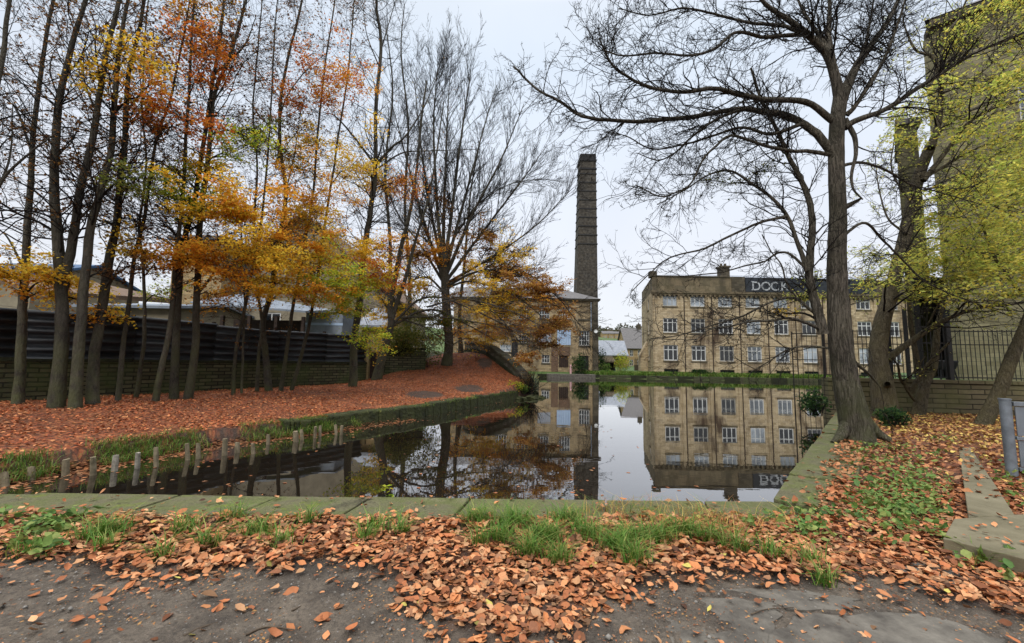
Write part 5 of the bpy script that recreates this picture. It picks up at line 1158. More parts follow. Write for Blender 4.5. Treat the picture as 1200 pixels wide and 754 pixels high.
# ------------------------------------------------------------------ left row of beeches
def left_trees():
    def beech(base, stems, label, r0, extra=(), Y=None, sparse=1.0, sprays=(), name='beech_tree', leafp=.36, pal='bronze', size=.075):
        r0 *= .73
        b = G(base[0], base[1], .26); b[2] = H(b[0], b[1])-.03; Yb = b[1]
        T = Tree(name, label, 'tree', b)
        for i, st in enumerate(stems):
            pts = pl(Yb, st, rng.uniform(-.4, .6))
            if i == 0: pts = [b]+pts[1:]
            T.add(*limb(pts, r0 if i == 0 else r0*.72, r0*.3, 40, .011, 1.0, .22 if i == 0 else 0), tmin=.3 if i == 0 else .15, dens=sparse)
        for ex, ra in extra: T.add(*limb(pl(Yb, ex, rng.uniform(-.6, .6)), ra*.8, ra*.2, 20, .01), tmin=.15, dens=sparse)
        T.twigs(.17, (.9, 2.9), 55, .02, 6, 4, .14, .2, (.15, .32), .0042)
        T.scatter_leaves(leafp, pal, size, 2)
        for s in sprays:
            T.spray(s[0], s[1], Yb+rng.uniform(-.9, .6), s[2]*1.25, int(s[3]*(1.7 if s[0] > 195 and 225 < s[1] < 400 else 1.0)), s[4], s[5] if len(s) > 5 else .075)
        T.finish(10)
    beech((-42, 485), [[(-42, 485), (-34, 380), (-22, 260), (-8, 140), (4, 60), (16, -40)]], 'beech at the far left whose trunk slants in from outside the frame', .14, extra=[([(-25, 290), (0, 215), (40, 175), (75, 150)], .05), ([(-20, 250), (10, 190), (15, 120)], .04)])
    beech((21, 474), [[(21, 474), (27, 387), (29, 336), (33, 262), (37, 193), (45, 111), (56, 37), (74, -50)]], 'slim grey beech nearest the left edge with yellow leaves on low branch', .15, extra=[([(30, 320), (10, 280), (-10, 262)], .04), ([(38, 180), (20, 130), (0, 110)], .04)],
          sprays=[(18, 322, 40, 420, 'gold'), (62, 330, 36, 420, 'gold'), (40, 345, 30, 260, 'orange')])
    beech((66, 477), [[(66, 477), (73, 387), (72, 338), (68, 262), (67, 215), (70, 148), (74, 100), (88, 45), (112, -40)], [(72, 345), (82, 300), (89, 262), (94, 223), (108, 167), (115, 119), (124, 63), (136, 18), (150, -50)]], 'thick grey beech forking into two tall stems, second from the left edge', .2,
          extra=[([(90, 260), (112, 235), (118, 200)], .04), ([(112, 130), (98, 90), (100, 40)], .035)], sprays=[(88, 350, 30, 200, 'gold'), (100, 372, 16, 80, 'orange'), (92, 196, 25, 120, 'bronze')])
    beech((88, 478), [[(88, 478), (95, 397), (100, 333), (107, 268), (119, 223), (130, 178), (135, 122), (139, 67), (150, 0), (160, -60)]], 'beech standing just right of the forked one with slightly bowed trunk', .16, sprays=[(130, 108, 30, 200, 'gold'), (165, 112, 28, 180, 'orange'), (125, 320, 28, 160, 'bronze'), (150, 215, 26, 200, 'olive')])
    beech((109, 474), [[(109, 474), (111, 413), (119, 362), (127, 301), (135, 260), (139, 223), (146, 180), (148, 130), (153, 74), (164, 30), (176, -50)]], 'stout leaning beech fourth in the row, curving up to the right', .17, extra=[([(124, 335), (138, 320), (152, 312), (160, 310)], .035), ([(149, 130), (175, 100), (205, 92)], .04), ([(122, 350), (140, 310), (151, 298)], .03)],
          sprays=[(160, 75, 30, 220, 'gold'), (175, 62, 24, 120, 'orange'), (130, 372, 22, 120, 'gold')])
    beech((138, 471), [[(138, 471), (143, 413), (151, 349), (156, 301), (167, 262), (173, 230), (184, 167), (200, 119), (212, 63), (218, 30), (230, -40)]], 'thin beech stem leaning right, fifth in the row', .085, sprays=[(200, 148, 42, 520, 'red'), (222, 20, 40, 420, 'orange'), (180, 150, 26, 200, 'bronze'), (215, 45, 28, 200, 'red')])
    beech((159, 467), [[(159, 467), (168, 403), (171, 349), (168, 300), (166, 262), (174, 200), (168, 120), (172, 30), (180, -40)]], 'thin beech stem crossing its leaning neighbour, sixth in the row', .075, sprays=[(170, 300, 34, 260, 'gold'), (200, 305, 30, 240, 'orange'), (185, 345, 20, 120, 'lime')])
    beech((182, 471), [[(182, 471), (188, 430), (198, 381), (203, 330), (206, 290), (213, 230), (216, 160), (221, 90), (226, 10), (230, -50)]], 'beech with curved foot, left of a close trio by fence joint', .11, sprays=[(215, 310, 40, 420, 'orange'), (232, 92, 34, 320, 'red'), (245, 60, 30, 240, 'red')])
    beech((204, 468), [[(204, 468), (207, 413), (209, 355), (213, 300), (220, 260), (228, 219), (240, 148), (247, 97), (259, 20), (266, -50)]], 'dark straight beech in the middle of the close trio', .15, extra=[([(212, 305), (230, 295), (246, 286), (274, 273), (300, 276)], .055), ([(248, 90), (285, 55), (300, 20)], .05), ([(243, 130), (262, 100), (278, 60)], .04)],
          sprays=[(225, 240, 42, 520, 'lime'), (262, 252, 46, 560, 'gold'), (300, 250, 44, 520, 'orange'), (237, 200, 26, 260, 'gold'), (270, 180, 32, 300, 'lime'), (250, 40, 34, 300, 'bronze')])
    beech((220, 468), [[(220, 468), (228, 413), (230, 371), (234, 308), (236, 262), (240, 219), (247, 150), (252, 108), (269, 67), (284, 15), (296, -50)]], 'pale beech at the right of the close trio with an arching side limb', .15, extra=[([(229, 348), (248, 324), (258, 305), (277, 272), (290, 262)], .05), ([(231, 365), (260, 358), (275, 350)], .03)],
          sprays=[(285, 300, 44, 520, 'gold'), (265, 320, 36, 360, 'orange'), (300, 345, 36, 320, 'gold'), (290, 160, 30, 300, 'olive'), (250, 345, 26, 160, 'orange')])
    beech((273, 464), [[(273, 464), (276, 413), (287, 362), (295, 317), (305, 270), (312, 200), (318, 120), (322, 40), (330, -40)], [(283, 461), (284, 403), (287, 355), (284, 300), (282, 240)]], 'thin double stemmed sapling between the trio and the mossy trunk', .08, sprays=[(310, 300, 40, 440, 'gold'), (330, 290, 38, 420, 'orange'), (340, 250, 34, 320, 'gold')])
    beech((315, 460), [[(315, 460), (311, 413), (307, 381), (316, 346), (322, 308), (329, 266), (334, 223), (326, 171), (328, 111), (337, 67), (352, 7), (362, -50)]], 'dark beech with mossy bowed foot at middle of the fence', .16, extra=[([(326, 190), (330, 130), (352, 90), (385, 60)], .05), ([(334, 230), (345, 180), (352, 130)], .04)],
          sprays=[(356, 120, 44, 620, 'red'), (345, 145, 34, 360, 'bronze'), (330, 180, 26, 260, 'olive'), (385, 115, 38, 460, 'orange'), (300, 165, 30, 320, 'olive'), (375, 80, 36, 300, 'red'), (320, 330, 40, 420, 'gold'), (345, 310, 44, 480, 'gold')])
    beech((301, 461), [[(301, 461), (303, 410), (307, 385), (300, 330), (296, 270), (300, 200), (296, 120), (304, 40), (310, -40)]], 'thin beech stem just left of the mossy bowed trunk', .085, sprays=[(330, 220, 40, 380, 'orange'), (360, 345, 34, 320, 'orange')])
    beech((329, 460), [[(329, 460), (337, 413), (343, 362), (351, 324), (357, 285), (366, 230), (372, 150), (380, 80), (392, 0), (400, -50)]], 'slender beech right of the mossy bowed trunk', .1, sprays=[(372, 168, 40, 460, 'gold'), (372, 250, 36, 320, 'orange'), (368, 300, 40, 420, 'gold'), (360, 200, 30, 260, 'gold'), (390, 330, 40, 420, 'lime'), (350, 280, 38, 360, 'orange')])
    beech((341, 459), [[(341, 459), (353, 419), (362, 381), (372, 324), (378, 279), (387, 223), (397, 167), (408, 93), (412, 37), (418, -40)]], 'leaning beech stem with the yellow green leafy branch near fence end', .1, extra=[([(372, 324), (392, 318), (415, 345), (432, 385)], .035)],
          sprays=[(405, 345, 42, 560, 'lime'), (420, 368, 34, 480, 'lime'), (432, 392, 22, 240, 'lime'), (418, 330, 36, 380, 'gold'), (408, 197, 40, 460, 'gold'), (400, 300, 36, 360, 'gold'), (440, 330, 26, 260, 'red'), (428, 300, 30, 260, 'orange'), (440, 400, 14, 90, 'gold')])
    beech((413, 456), [[(413, 456), (416, 400), (423, 349), (427, 298), (432, 262), (437, 223), (441, 193), (441, 130), (447, 56), (442, 10), (446, -40)]], 'thick bare topped beech trunk standing alone at the fence end', .23, name='beech_tree', leafp=.04, sparse=.9,
          extra=[([(439, 193), (411, 156), (392, 136), (378, 132)], .07), ([(441, 193), (460, 172), (475, 160), (497, 126), (512, 90)], .08), ([(440, 200), (470, 180), (500, 177), (560, 175)], .06), ([(428, 297), (455, 285), (480, 280)], .04), ([(445, 80), (430, 40), (425, 0)], .04), ([(446, 60), (458, 20), (470, -20)], .04)],
          sprays=[(425, 210, 36, 420, 'gold'), (448, 212, 36, 480, 'orange'), (470, 218, 28, 300, 'red'), (436, 205, 24, 200, 'gold')])
left_trees()

def mid_trees():
    b = G(440, 451, .26); b = np.array((D(440, 451, 21.5)[0], 21.5, .25))
    T = Tree('forked_tree', 'grey forked tree by the old gate with bare branches arching over the ramp', 'tree', b, 'beech_bark', 'grey_twig')
    Y = 21.5
    T.add(*limb([b]+pl(Y, [(450, 410), (458, 381), (457, 358), (464, 320), (470, 290), (480, 250), (488, 200), (494, 140), (500, 95)]), .24, .04, 34, .006, .8, .3), .35, .8)
    T.add(*limb(pl(Y, [(456, 385), (466, 352), (477, 320), (486, 285), (500, 240), (512, 175), (520, 120)], .8), .13, .03, 26), .2, .8)
    for pts, r in (([(458, 383), (472, 376), (487, 367), (510, 364), (533, 374), (560, 388), (585, 402)], .09), ([(462, 378), (490, 352), (520, 350), (560, 366), (600, 385), (630, 398)], .07), ([(460, 372), (445, 345), (440, 320), (446, 300)], .05), ([(470, 372), (520, 372), (570, 380), (620, 392)], .05), ([(475, 375), (500, 385), (520, 400), (530, 412)], .04), ([(500, 360), (545, 350), (600, 365), (640, 385)], .05)):
        T.add(*limb(pl(Y, pts, 1.5), r, .015, 22, .02), .15, 2.2)
    T.twigs(.36, (.8, 2.2), 45, .0, 6, 4, .14, .1, (.2, .4), .006)
    T.scatter_leaves(.03, 'gold', .09, 1); T.finish(10)

    Y = 25.0; b = np.array((D(523, 441, Y)[0], Y, .5)); b[2] = H(b[0], b[1])-.05
    T = Tree('spreading_beech', 'huge fan shaped beech with copper lower leaves beside the bridge ramp', 'tree', b, 'beech_bark', 'twig_bark')
    T.add(*limb([b]+pl(Y, [(526, 400), (523, 360), (521, 320), (520, 295)]), .27, .24, 16, .004, 1, .3), .9, .0)
    fan = [([(521, 330), (500, 270), (478, 190), (458, 115)], .13), ([(521, 325), (506, 250), (492, 160), (486, 92)], .13), ([(520, 320), (512, 240), (508, 150), (512, 84)], .14), ([(520, 315), (520, 240), (524, 150), (528, 78)], .14), ([(521, 315), (530, 240), (542, 150), (552, 82)], .14), ([(522, 320), (540, 250), (562, 170), (582, 100)], .13), ([(523, 322), (552, 255), (586, 190), (614, 122)], .13), ([(524, 328), (560, 280), (604, 222), (640, 172)], .12), ([(524, 332), (570, 305), (624, 268), (670, 222)], .1), ([(522, 335), (495, 290), (466, 250), (446, 200)], .1),
           ([(524, 335), (560, 318), (610, 318), (650, 345), (685, 388)], .09), ([(523, 338), (552, 330), (600, 345), (640, 375)], .08), ([(522, 345), (500, 325), (475, 335), (455, 360)], .08), ([(524, 350), (550, 350), (585, 372), (612, 405)], .08), ([(522, 300), (535, 275), (560, 240), (600, 215), (640, 210)], .07), ([(521, 310), (508, 290), (490, 275), (465, 268)], .07)]
    for i, (pts, r) in enumerate(fan):
        T.add(*limb(pl(Y, pts, [-2, 2.5, -3, 3, -1, 2, -2.5, 1.5, -1, 2, -2.5, -1, 1, -2, 3, -3][i]), r, .018, 26, .01, .85), .22, 1.0 if i < 10 else 1.2)
    T.twigs(.2, (1.2, 3.6), 30, .05, 7, 5, .09, 0, (.2, .42), .008, (.3, .6), (.25, .55), 30)
    for px, py, r_, n, pal in ((500, 300, 36, 420, 'orange'), (540, 288, 36, 420, 'rust'), (580, 322, 40, 560, 'rust'), (612, 346, 36, 560, 'orange'), (644, 362, 28, 420, 'rust'), (560, 362, 40, 560, 'gold'), (520, 345, 40, 480, 'rust'), (598, 385, 36, 480, 'orange'), (630, 390, 26, 420, 'rust'), (482, 335, 36, 420, 'gold'), (560, 275, 34, 300, 'bronze'), (475, 368, 34, 380, 'gold'), (662, 380, 22, 260, 'rust'), (590, 296, 32, 360, 'bronze'), (626, 335, 30, 460, 'rust'), (616, 414, 16, 160, 'rust'), (530, 255, 30, 200, 'bronze'), (545, 320, 40, 480, 'gold'), (575, 345, 40, 520, 'gold'), (605, 365, 36, 480, 'gold'), (510, 375, 34, 380, 'olive'), (545, 390, 36, 420, 'orange'), (500, 395, 30, 300, 'olive'), (650, 340, 22, 260, 'rust'), (600, 320, 36, 420, 'rust'), (635, 405, 18, 200, 'rust'), (480, 300, 30, 220, 'bronze'), (565, 400, 30, 300, 'gold')):
        T.spray(px, py, Y+rng.uniform(-3, 2), r_*1.25, int(n*2.1), pal, .1)
    T.finish(12)
    # slim bare trees behind
    for label, base, st, yy in (('slim bare tree left of the fan shaped beech, behind the gate', (478, 425), [(478, 425), (480, 330), (474, 240), (478, 150), (470, 60), (474, 5)], 30), ('slim bare tree rising behind the thick lone beech trunk', (452, 425), [(452, 425), (458, 300), (452, 200), (460, 110), (452, 30)], 29), ('second ivy footed trunk close behind the fan shaped beech', (540, 425), [(540, 425), (538, 370), (545, 300), (552, 220), (566, 150)], 29)):
        b = D(*base, yy); b[2] = H(b[0], b[1])-.05
        T = Tree('bare_tree', label, 'tree', b, 'beech_bark', 'twig_bark', None)
        T.add(*limb([b]+pl(yy, st)[1:], .17, .03, 30, .006, .8, .2), .35, 1.0)
        T.twigs(.4, (1.2, 3.2), 38, .06, 6, 4, .1, 0, (.2, .4), .008); T.finish(8)
mid_trees()

# ------------------------------------------------------------------ right-hand trees
def right_trees():
    Y = 8.55; b = np.array((D(1006, 514, Y)[0], Y, 0.06)); px = Y/FPX
    T = Tree('bare_ash', 'large bare tree with ridged trunk leaning at the corner of the basin', 'tree', b, 'ash_bark', 'twig_bark')
    trunk = [b+np.array((0, 0, -.15))]+pl(Y, [(1001, 490), (992, 450), (985, 400), (981, 327), (981, 284), (982, 250), (980, 190), (981, 145), (985, 112)])
    P = smooth_line(trunk, 46); t = np.linspace(0, 1, 46); R = .80*np.interp(t, [0, .08, .2, .35, .5, .75, 1], [.40, .345, .295, .25, .21, .188, .165])
    R = R*(1+rng.normal(0, .018, 46)); T.add(P, R, .9, 0)
    # root flare
    for pts in ([(996, 492), (986, 510), (976, 520)], [(1010, 490), (1028, 508), (1044, 516)], [(1003, 492), (1006, 516), (1010, 532)]):
        T.add(*limb(pl(Y, pts, -.2), .14, .05, 8, .0), .9, 0)
    Ls = [  # (points, r0, depth drift, density)
        ([(985, 118), (972, 69), (948, 41), (920, 20), (897, 4), (870, -30)], .13, -.4, 1), ([(984, 110), (971, 52), (972, 17), (974, -40)], .12, .5, 1),
        ([(986, 118), (1000, 83), (1021, 52), (1045, 17), (1062, -30)], .14, .6, 1.0), ([(992, 135), (1004, 122), (1031, 79), (1052, 28), (1066, -20)], .07, -.5, 1.0),
        ([(990, 150), (1003, 141), (1038, 128), (1076, 103), (1107, 83), (1141, 62), (1200, 38), (1250, 10)], .085, -.9, 1.5),
        ([(990, 140), (1001, 160), (1003, 180), (998, 205), (1000, 222), (1011, 234)], .07, -.3, .5), ([(984, 246), (1000, 238), (1010, 232)], .09, -.25, .2),
        ([(975, 178), (958, 158), (941, 145), (921, 136), (895, 132), (865, 128), (807, 138), (745, 143), (686, 138), (659, 121), (628, 103), (602, 78)], .11, .9, 1.25),
        ([(976, 142), (945, 119), (900, 116), (869, 110), (838, 103), (803, 107), (766, 103), (738, 92), (717, 76), (702, 45)], .085, -.8, 1.25),
        ([(948, 41), (925, 42), (897, 45), (862, 40), (838, 59), (807, 66), (766, 64), (728, 66), (705, 58)], .06, -.9, 1.25),
        ([(950, 44), (920, 30), (880, 26), (840, 18), (800, 10), (760, 18), (725, 10)], .055, .6, 1.25),
        ([(976, 182), (950, 178), (931, 178), (900, 172), (872, 162), (855, 159), (838, 172), (824, 186), (810, 214), (790, 226), (772, 229), (745, 217)], .055, -.5, 1.1),
        ([(938, 146), (905, 158), (870, 150), (835, 160), (800, 170), (765, 175), (735, 160), (712, 155)], .05, 1.2, 1.1),
        ([(871, 128), (840, 140), (812, 160), (790, 180), (770, 188), (748, 180)], .04, .9, 1.1),
        ([(965, 392), (955, 355), (947, 320), (952, 262), (945, 224), (928, 190), (910, 152), (893, 118), (880, 80)], .12, .5, .9),
        ([(946, 318), (936, 290), (921, 252), (900, 228), (880, 214), (855, 200), (830, 205), (800, 225), (770, 240)], .06, .9, 1),
        ([(922, 254), (890, 262), (860, 275), (823, 293), (785, 303), (761, 322), (740, 342)], .04, .8, .6),
        ([(962, 386), (944, 378), (922, 373), (905, 376), (876, 378), (854, 383), (831, 387), (812, 402)], .045, -.8, .7),
        ([(965, 374), (948, 362), (935, 351), (916, 351), (893, 360), (871, 371), (850, 377), (825, 385), (793, 394), (762, 397)], .042, .9, .7),
        ([(935, 351), (922, 332), (916, 311), (905, 296), (893, 275)], .025, .3, .4), ([(970, 408), (944, 406), (922, 411), (901, 424), (880, 436)], .032, .3, .7),
        ([(945, 315), (925, 298), (910, 297), (897, 306), (876, 311), (846, 319), (821, 322), (789, 325)], .035, 1.2, .4),
        ([(1002, 425), (1020, 440), (1032, 455)], .045, .3, .3), ([(985, 195), (1010, 190), (1040, 200), (1066, 215), (1100, 225), (1150, 240)], .045, .8, 1),
        ([(984, 280), (1010, 262), (1030, 280), (1050, 300), (1080, 330), (1110, 345), (1150, 358)], .04, 1.5, .8),
        ([(986, 118), (1010, 60), (1020, 20), (1025, -30)], .06, 1.0, 1), ([(972, 60), (940, 10), (925, -30)], .06, 1, 1)]
    for pts, r, dy, de in Ls:
        T.add(*limb(pl(Y, pts, dy), r*.84, max(.010, r*.2), 4*len(pts)+6, .015, .8), .15, de)
    T.twigs(.085, (.4, 1.45), 48, .02, 6, 3.6, .2, 0, (.25, .5), .0052, (.25, .65), (.25, .65), 46)
    for p_ in ((948, 350, 15, 110, 'yellowgreen'), (925, 368, 12, 40, 'gold'), (955, 328, 12, 60, 'yellowgreen'), (855, 215, 30, 60, 'olive'), (890, 200, 20, 40, 'olive')):
        T.spray(p_[0], p_[1], Y+.5, p_[2], p_[3], p_[4], .05)
    T.finish(18)

    Y = 12.6; b = np.array((D(1038, 478, Y)[0], Y, .0))
    T = Tree('leaning_sycamore', 'mossy yellow leaved tree leaning right, directly behind the large bare tree', 'tree', b, 'mossy_bark', 'twig_bark')
    P = smooth_line([b]+pl(Y, [(1034, 453), (1029, 415), (1034, 377), (1043, 348), (1052, 313), (1060, 278), (1067, 246), (1079, 200), (1091, 170)], .8), 40); t = np.linspace(0, 1, 40)
    T.add(P, np.interp(t, [0, .06, .2, .5, 1], [.40, .32, .235, .185, .15])*(1+rng.normal(0, .02, 40)), .9, 0)
    Ls = [([(1090, 174), (1100, 138), (1103, 90), (1107, 45), (1124, 20), (1140, -20)], .15, .5), ([(1102, 95), (1093, 68), (1072, 59), (1060, 31), (1058, 15)], .09, .8), ([(1082, 212), (1114, 172), (1134, 145), (1162, 128), (1200, 117), (1240, 100)], .11, -1), ([(1092, 170), (1107, 148), (1141, 128), (1180, 108), (1230, 100)], .09, 1),
          ([(1085, 208), (1115, 190), (1150, 172), (1200, 150), (1240, 140)], .07, -.6), ([(1106, 60), (1130, 45), (1165, 15), (1200, -10)], .07, .3), ([(1075, 225), (1100, 220), (1140, 228), (1180, 250), (1220, 270)], .06, -1.5), ([(1103, 110), (1140, 92), (1180, 60), (1220, 40)], .06, -1),
          ([(1040, 422), (1060, 406), (1082, 391), (1104, 377), (1125, 368), (1154, 360), (1180, 358), (1230, 350)], .15, -.8), ([(1056, 300), (1085, 280), (1115, 285), (1150, 297), (1200, 300)], .05, -1.3), ([(1062, 275), (1040, 255), (1030, 220), (1025, 180)], .05, .5), ([(1050, 320), (1030, 325), (1005, 335)], .035, .6), ([(1082, 391), (1098, 360), (1112, 340)], .04, -.6), ([(1070, 240), (1045, 200), (1050, 150)], .05, .7), ([(1044, 345), (1020, 350), (995, 358)], .03, .6)]
    for pts, r, dy in Ls: T.add(*limb(pl(Y+.3, pts, dy), r*.75, max(.012, r*.13), 4*len(pts)+6, .012, .8), .18, 1)
    # burr on the trunk
    T.add(*limb(pl(Y, [(1040, 452), (1040, 450)], -.45), .15, .07, 6, 0), .9, 0)
    T.twigs(.16, (.6, 2.0), 48, .01, 5, 3.4, .16, .1, (.22, .45), .0055)
    T.flatspray = .7; T.scatter_leaves(.45, 'yellowgreen', .08, 2)
    sp = [(1080, 300, 36), (1110, 320, 36), (1150, 330, 36), (1100, 280, 36), (1140, 290, 36), (1180, 300, 36), (1165, 260, 36), (1125, 255, 36), (1190, 260, 34), (1195, 320, 30), (1080, 340, 26), (1040, 330, 26), (1050, 350, 24), (1150, 355, 26), (1120, 345, 26), (1185, 230, 30), (1150, 225, 30), (1110, 230, 26), (1190, 200, 30), (1160, 195, 26), (1090, 130, 16), (1185, 285, 30), (1060, 320, 26), (1130, 310, 34), (1170, 315, 32), (1030, 300, 18), (1130, 205, 24), (1195, 15, 16), (1135, 32, 16), (1195, 165, 22), (1065, 165, 18), (1040, 160, 18), (1100, 105, 14), (1150, 60, 24), (1185, 95, 26), (1160, 140, 28), (1125, 150, 24), (1195, 60, 22), (1140, 105, 22), (1175, 175, 30), (1195, 230, 30), (1120, 185, 26), (1145, 20, 18)]
    for x, y, r_ in sp: T.spray(x, y, Y+rng.uniform(-2.6, 1.2), r_*1.4, int(r_*(10 if x > 1085 and 215 < y < 345 else 6.5)), 'yellowgreen', .095)
    T.finish(16, aspect=.42, flat=.5)

    Y = 15.0; b = np.array((D(1074, 478, Y)[0], Y, 0)); b = np.array((*D(1074, 478, 13.2)[:2], .0)); Y = 13.2
    T = Tree('twisted_tree', 'small twisted mossy tree with broken limbs in front of the retaining wall', 'tree', b, 'mossy_bark', 'twig_bark')
    T.add(*limb([b]+pl(Y, [(1084, 451), (1094, 429), (1097, 405), (1099, 380), (1108, 345)]), .17, .05, 22, .01, .8, .2), .5, .6)
    T.add(*limb(pl(Y, [(1078, 470), (1081, 450), (1075, 425), (1070, 395), (1067, 370), (1065, 340), (1062, 300), (1064, 260)], .3), .09, .04, 24, .01), .4, .6)
    T.add(*limb(pl(Y, [(1066, 462), (1078, 440), (1090, 424), (1112, 402)], -.8), .07, .03, 14, .03), .3, .8); T.add(*limb(pl(Y, [(1070, 460), (1056, 446), (1052, 430), (1046, 420)], -.6), .05, .02, 12, .03), .3, 1.2)
    T.add(*limb(pl(Y, [(1072, 470), (1060, 452), (1072, 436), (1084, 418)], -.9), .04, .015, 12, .03), .3, 1.2)
    T.twigs(.3, (.4, 1.1), 50, .03, 4, 3, .2, 0, (.25, .5), .005); T.scatter_leaves(.12, 'yellowgreen', .06, 1); T.finish(12)
    b = G(1152, 500, .08); Y = b[1]
    T = Tree('sloping_tree', 'pale trunk sloping steeply out of frame beside the steel barrier', 'tree', b, 'mossy_bark', 'twig_bark')
    T.add(*limb([b+np.array((-.3, 0, -.4)), b+np.array((.02, 0, .08))]+pl(Y, [(1170, 462), (1185, 422), (1199, 386), (1216, 340), (1235, 280), (1250, 200), (1262, 100)]), .19, .08, 26, .006, .7, .25), .5, .8)
    T.add(*limb(pl(Y, [(1210, 355), (1185, 330), (1165, 300), (1150, 260)], -.4), .05, .02, 14, .02), .3, 1)
    T.twigs(.3, (.5, 1.5), 48, .02, 4, 3, .16, 0, (.2, .4), .005); T.scatter_leaves(.25, 'yellowgreen', .08, 2); T.finish(14)
right_trees()

# ------------------------------------------------------------------ ground cover: leaves, grass, herbs
def put(X, Y, lift=0.0): 
    h, sd, left = height(X, Y); return np.stack([X, Y, h+lift], 1), sd, left
def on_coping(X, Y):
    a = (Y > 3.9) & (Y < 4.85) & (X < 3.4)
    A = np.array((2.98, 4.84)); B = np.array((10.75, 13.85)); L = np.linalg.norm(B-A); u = (B-A)/L; n = np.array((u[1], -u[0])); s = (X-A[0])*u[0]+(Y-A[1])*u[1]; t = (X-A[0])*n[0]+(Y-A[1])*n[1]
    return np.where(a, 1, 0) + np.where((t > -.05) & (t < .75) & (s > 0) & (s < L), 2, 0), t
def near_litter():
    N = 120000; X = rng.uniform(-7.5, 9, N); Yv = rng.uniform(2.0, 5.6, N)
    yb = leaf_front(X) + .10*vnoise(X, Yv, 5) + rng.normal(0, .09, N)
    dens = np.where(Yv > yb, 1.0, .035)
    dens *= np.where(Yv > np.interp(X, [-9, -4.72, 0, 2.4, 3.6], [3.80, 3.93, 4.04, 4.18, 4.24]) + .07*vnoise(X*3, Yv, 2) + np.abs(rng.normal(0, .07, N)), .02, 1)
    dens = np.where((X > 3.2) & (Yv > 4.2), .5, dens)
    oc, t = on_coping(X, Yv)
    dens = np.where(oc >= 2, np.clip((t-.38)/.3, .02, .5), dens)
    # the right bank: thinner among the herbs, none on the large slab
    sl = np.array([G(1105, 631, .13)[:2], G(1290, 668, .13)[:2], G(1290, 600, .13)[:2], G(1118, 608, .13)[:2]]); dens = np.where(inside(X, Yv, sl), .03, dens)
    k = rng.random(N) < dens*np.where(X > 3.4, .75, .62)
    X, Yv = X[k], Yv[k]; P, sd, left = put(X, Yv); ok = ~((sd < .02) & (Yv > 4.7)); oc = on_coping(X, Yv)[0]
    P[:, 2] = np.where(oc > 0, CZ+.02, P[:, 2]); 
    P[:, 2] += .02*sm(-(Yv-leaf_front(X)), -.3, 0)+rng.uniform(.006, .042, len(X))*np.where(Yv > leaf_front(X), 1, .35)*np.where(oc > 0, .3, 1); ins = inside(X, Yv, sl); P[ins, 2] = .19; P = P[ok]
    n = len(P); tn = tints('litter', n); y = rng.random(n) < .008; tn[y] = np.array((.5, .42, .1)); dk = rng.random(n) < .14; tn[dk] *= .38
    v, f, t = leaf_mesh(P, np.full(n, .062)*rng.choice([.55, .8, 1.0, 1.2], n), tn, .78, .68, curl=.24, six=True)
    tag(np_mesh('leaf_litter', v, f, 'litter', None, True, t), 'drift of pale orange fallen leaves along the near path edge', 'fallen leaves', kind='stuff')
near_litter()
def right_litter():
    N = 70000; X = rng.uniform(2.5, 24, N); Yv = rng.uniform(4.6, 14, N); h, sd, left = height(X, Yv); oc, t = on_coping(X, Yv)
    d = np.where((sd < .03) | (t < .1), 0, .55); d = np.where(np.hypot(X-4.4, Yv-4.0) < .0, 0, d); d = np.where(oc >= 2, np.clip((t-.30+.12*vnoise(X, Yv, 2.2))/.28, .02, .7), d); d = np.where(h > .9, 0, d); d = np.where(Yv > np.interp(X, [p[0] for p in RET], [p[1] for p in RET]), 0, d)
    k = rng.random(N) < d; X, Yv, h, oc = X[k], Yv[k], h[k], oc[k]
    P = np.stack([X, Yv, np.where(oc > 0, CZ+.04, h)+rng.uniform(.005, .04, len(X))], 1); n = len(P)
    far = sm(X, 5.5, 10); tn = np.where((rng.random(n) < far)[:, None], tints('brownlitter', n), tints('litter', n)*.85)
    fl = np.array([G(1117, 609, .13)[:2], G(1117, 520, .13)[:2], G(1139, 520, .13)[:2], G(1191, 604, .13)[:2]]); f2 = np.array([G(1105, 631, .13)[:2], G(1290, 668, .13)[:2], G(1290, 600, .13)[:2], G(1118, 608, .13)[:2]])
    i1 = inside(P[:, 0], P[:, 1], fl); i2 = inside(P[:, 0], P[:, 1], f2); P[i1, 2] = .165; P[i2, 2] = .18
    keep = ~((i1 & (rng.random(n) < np.where(vnoise(P[:, 0], P[:, 1], 2.5)+(P[:, 1]-6)*.3 > .2, .5, .93))) | (i2 & (rng.random(n) < .96))); P = P[keep]; tn = tn[keep]; n = len(P)
    v, f, t_ = leaf_mesh(P, np.full(n, .075), tn, .66, .62, curl=.25, six=True)
    tag(np_mesh('bank_litter', v, f, 'litter', None, True, t_), 'brown and yellow fallen leaves covering the right bank', 'fallen leaves', kind='stuff')
right_litter()
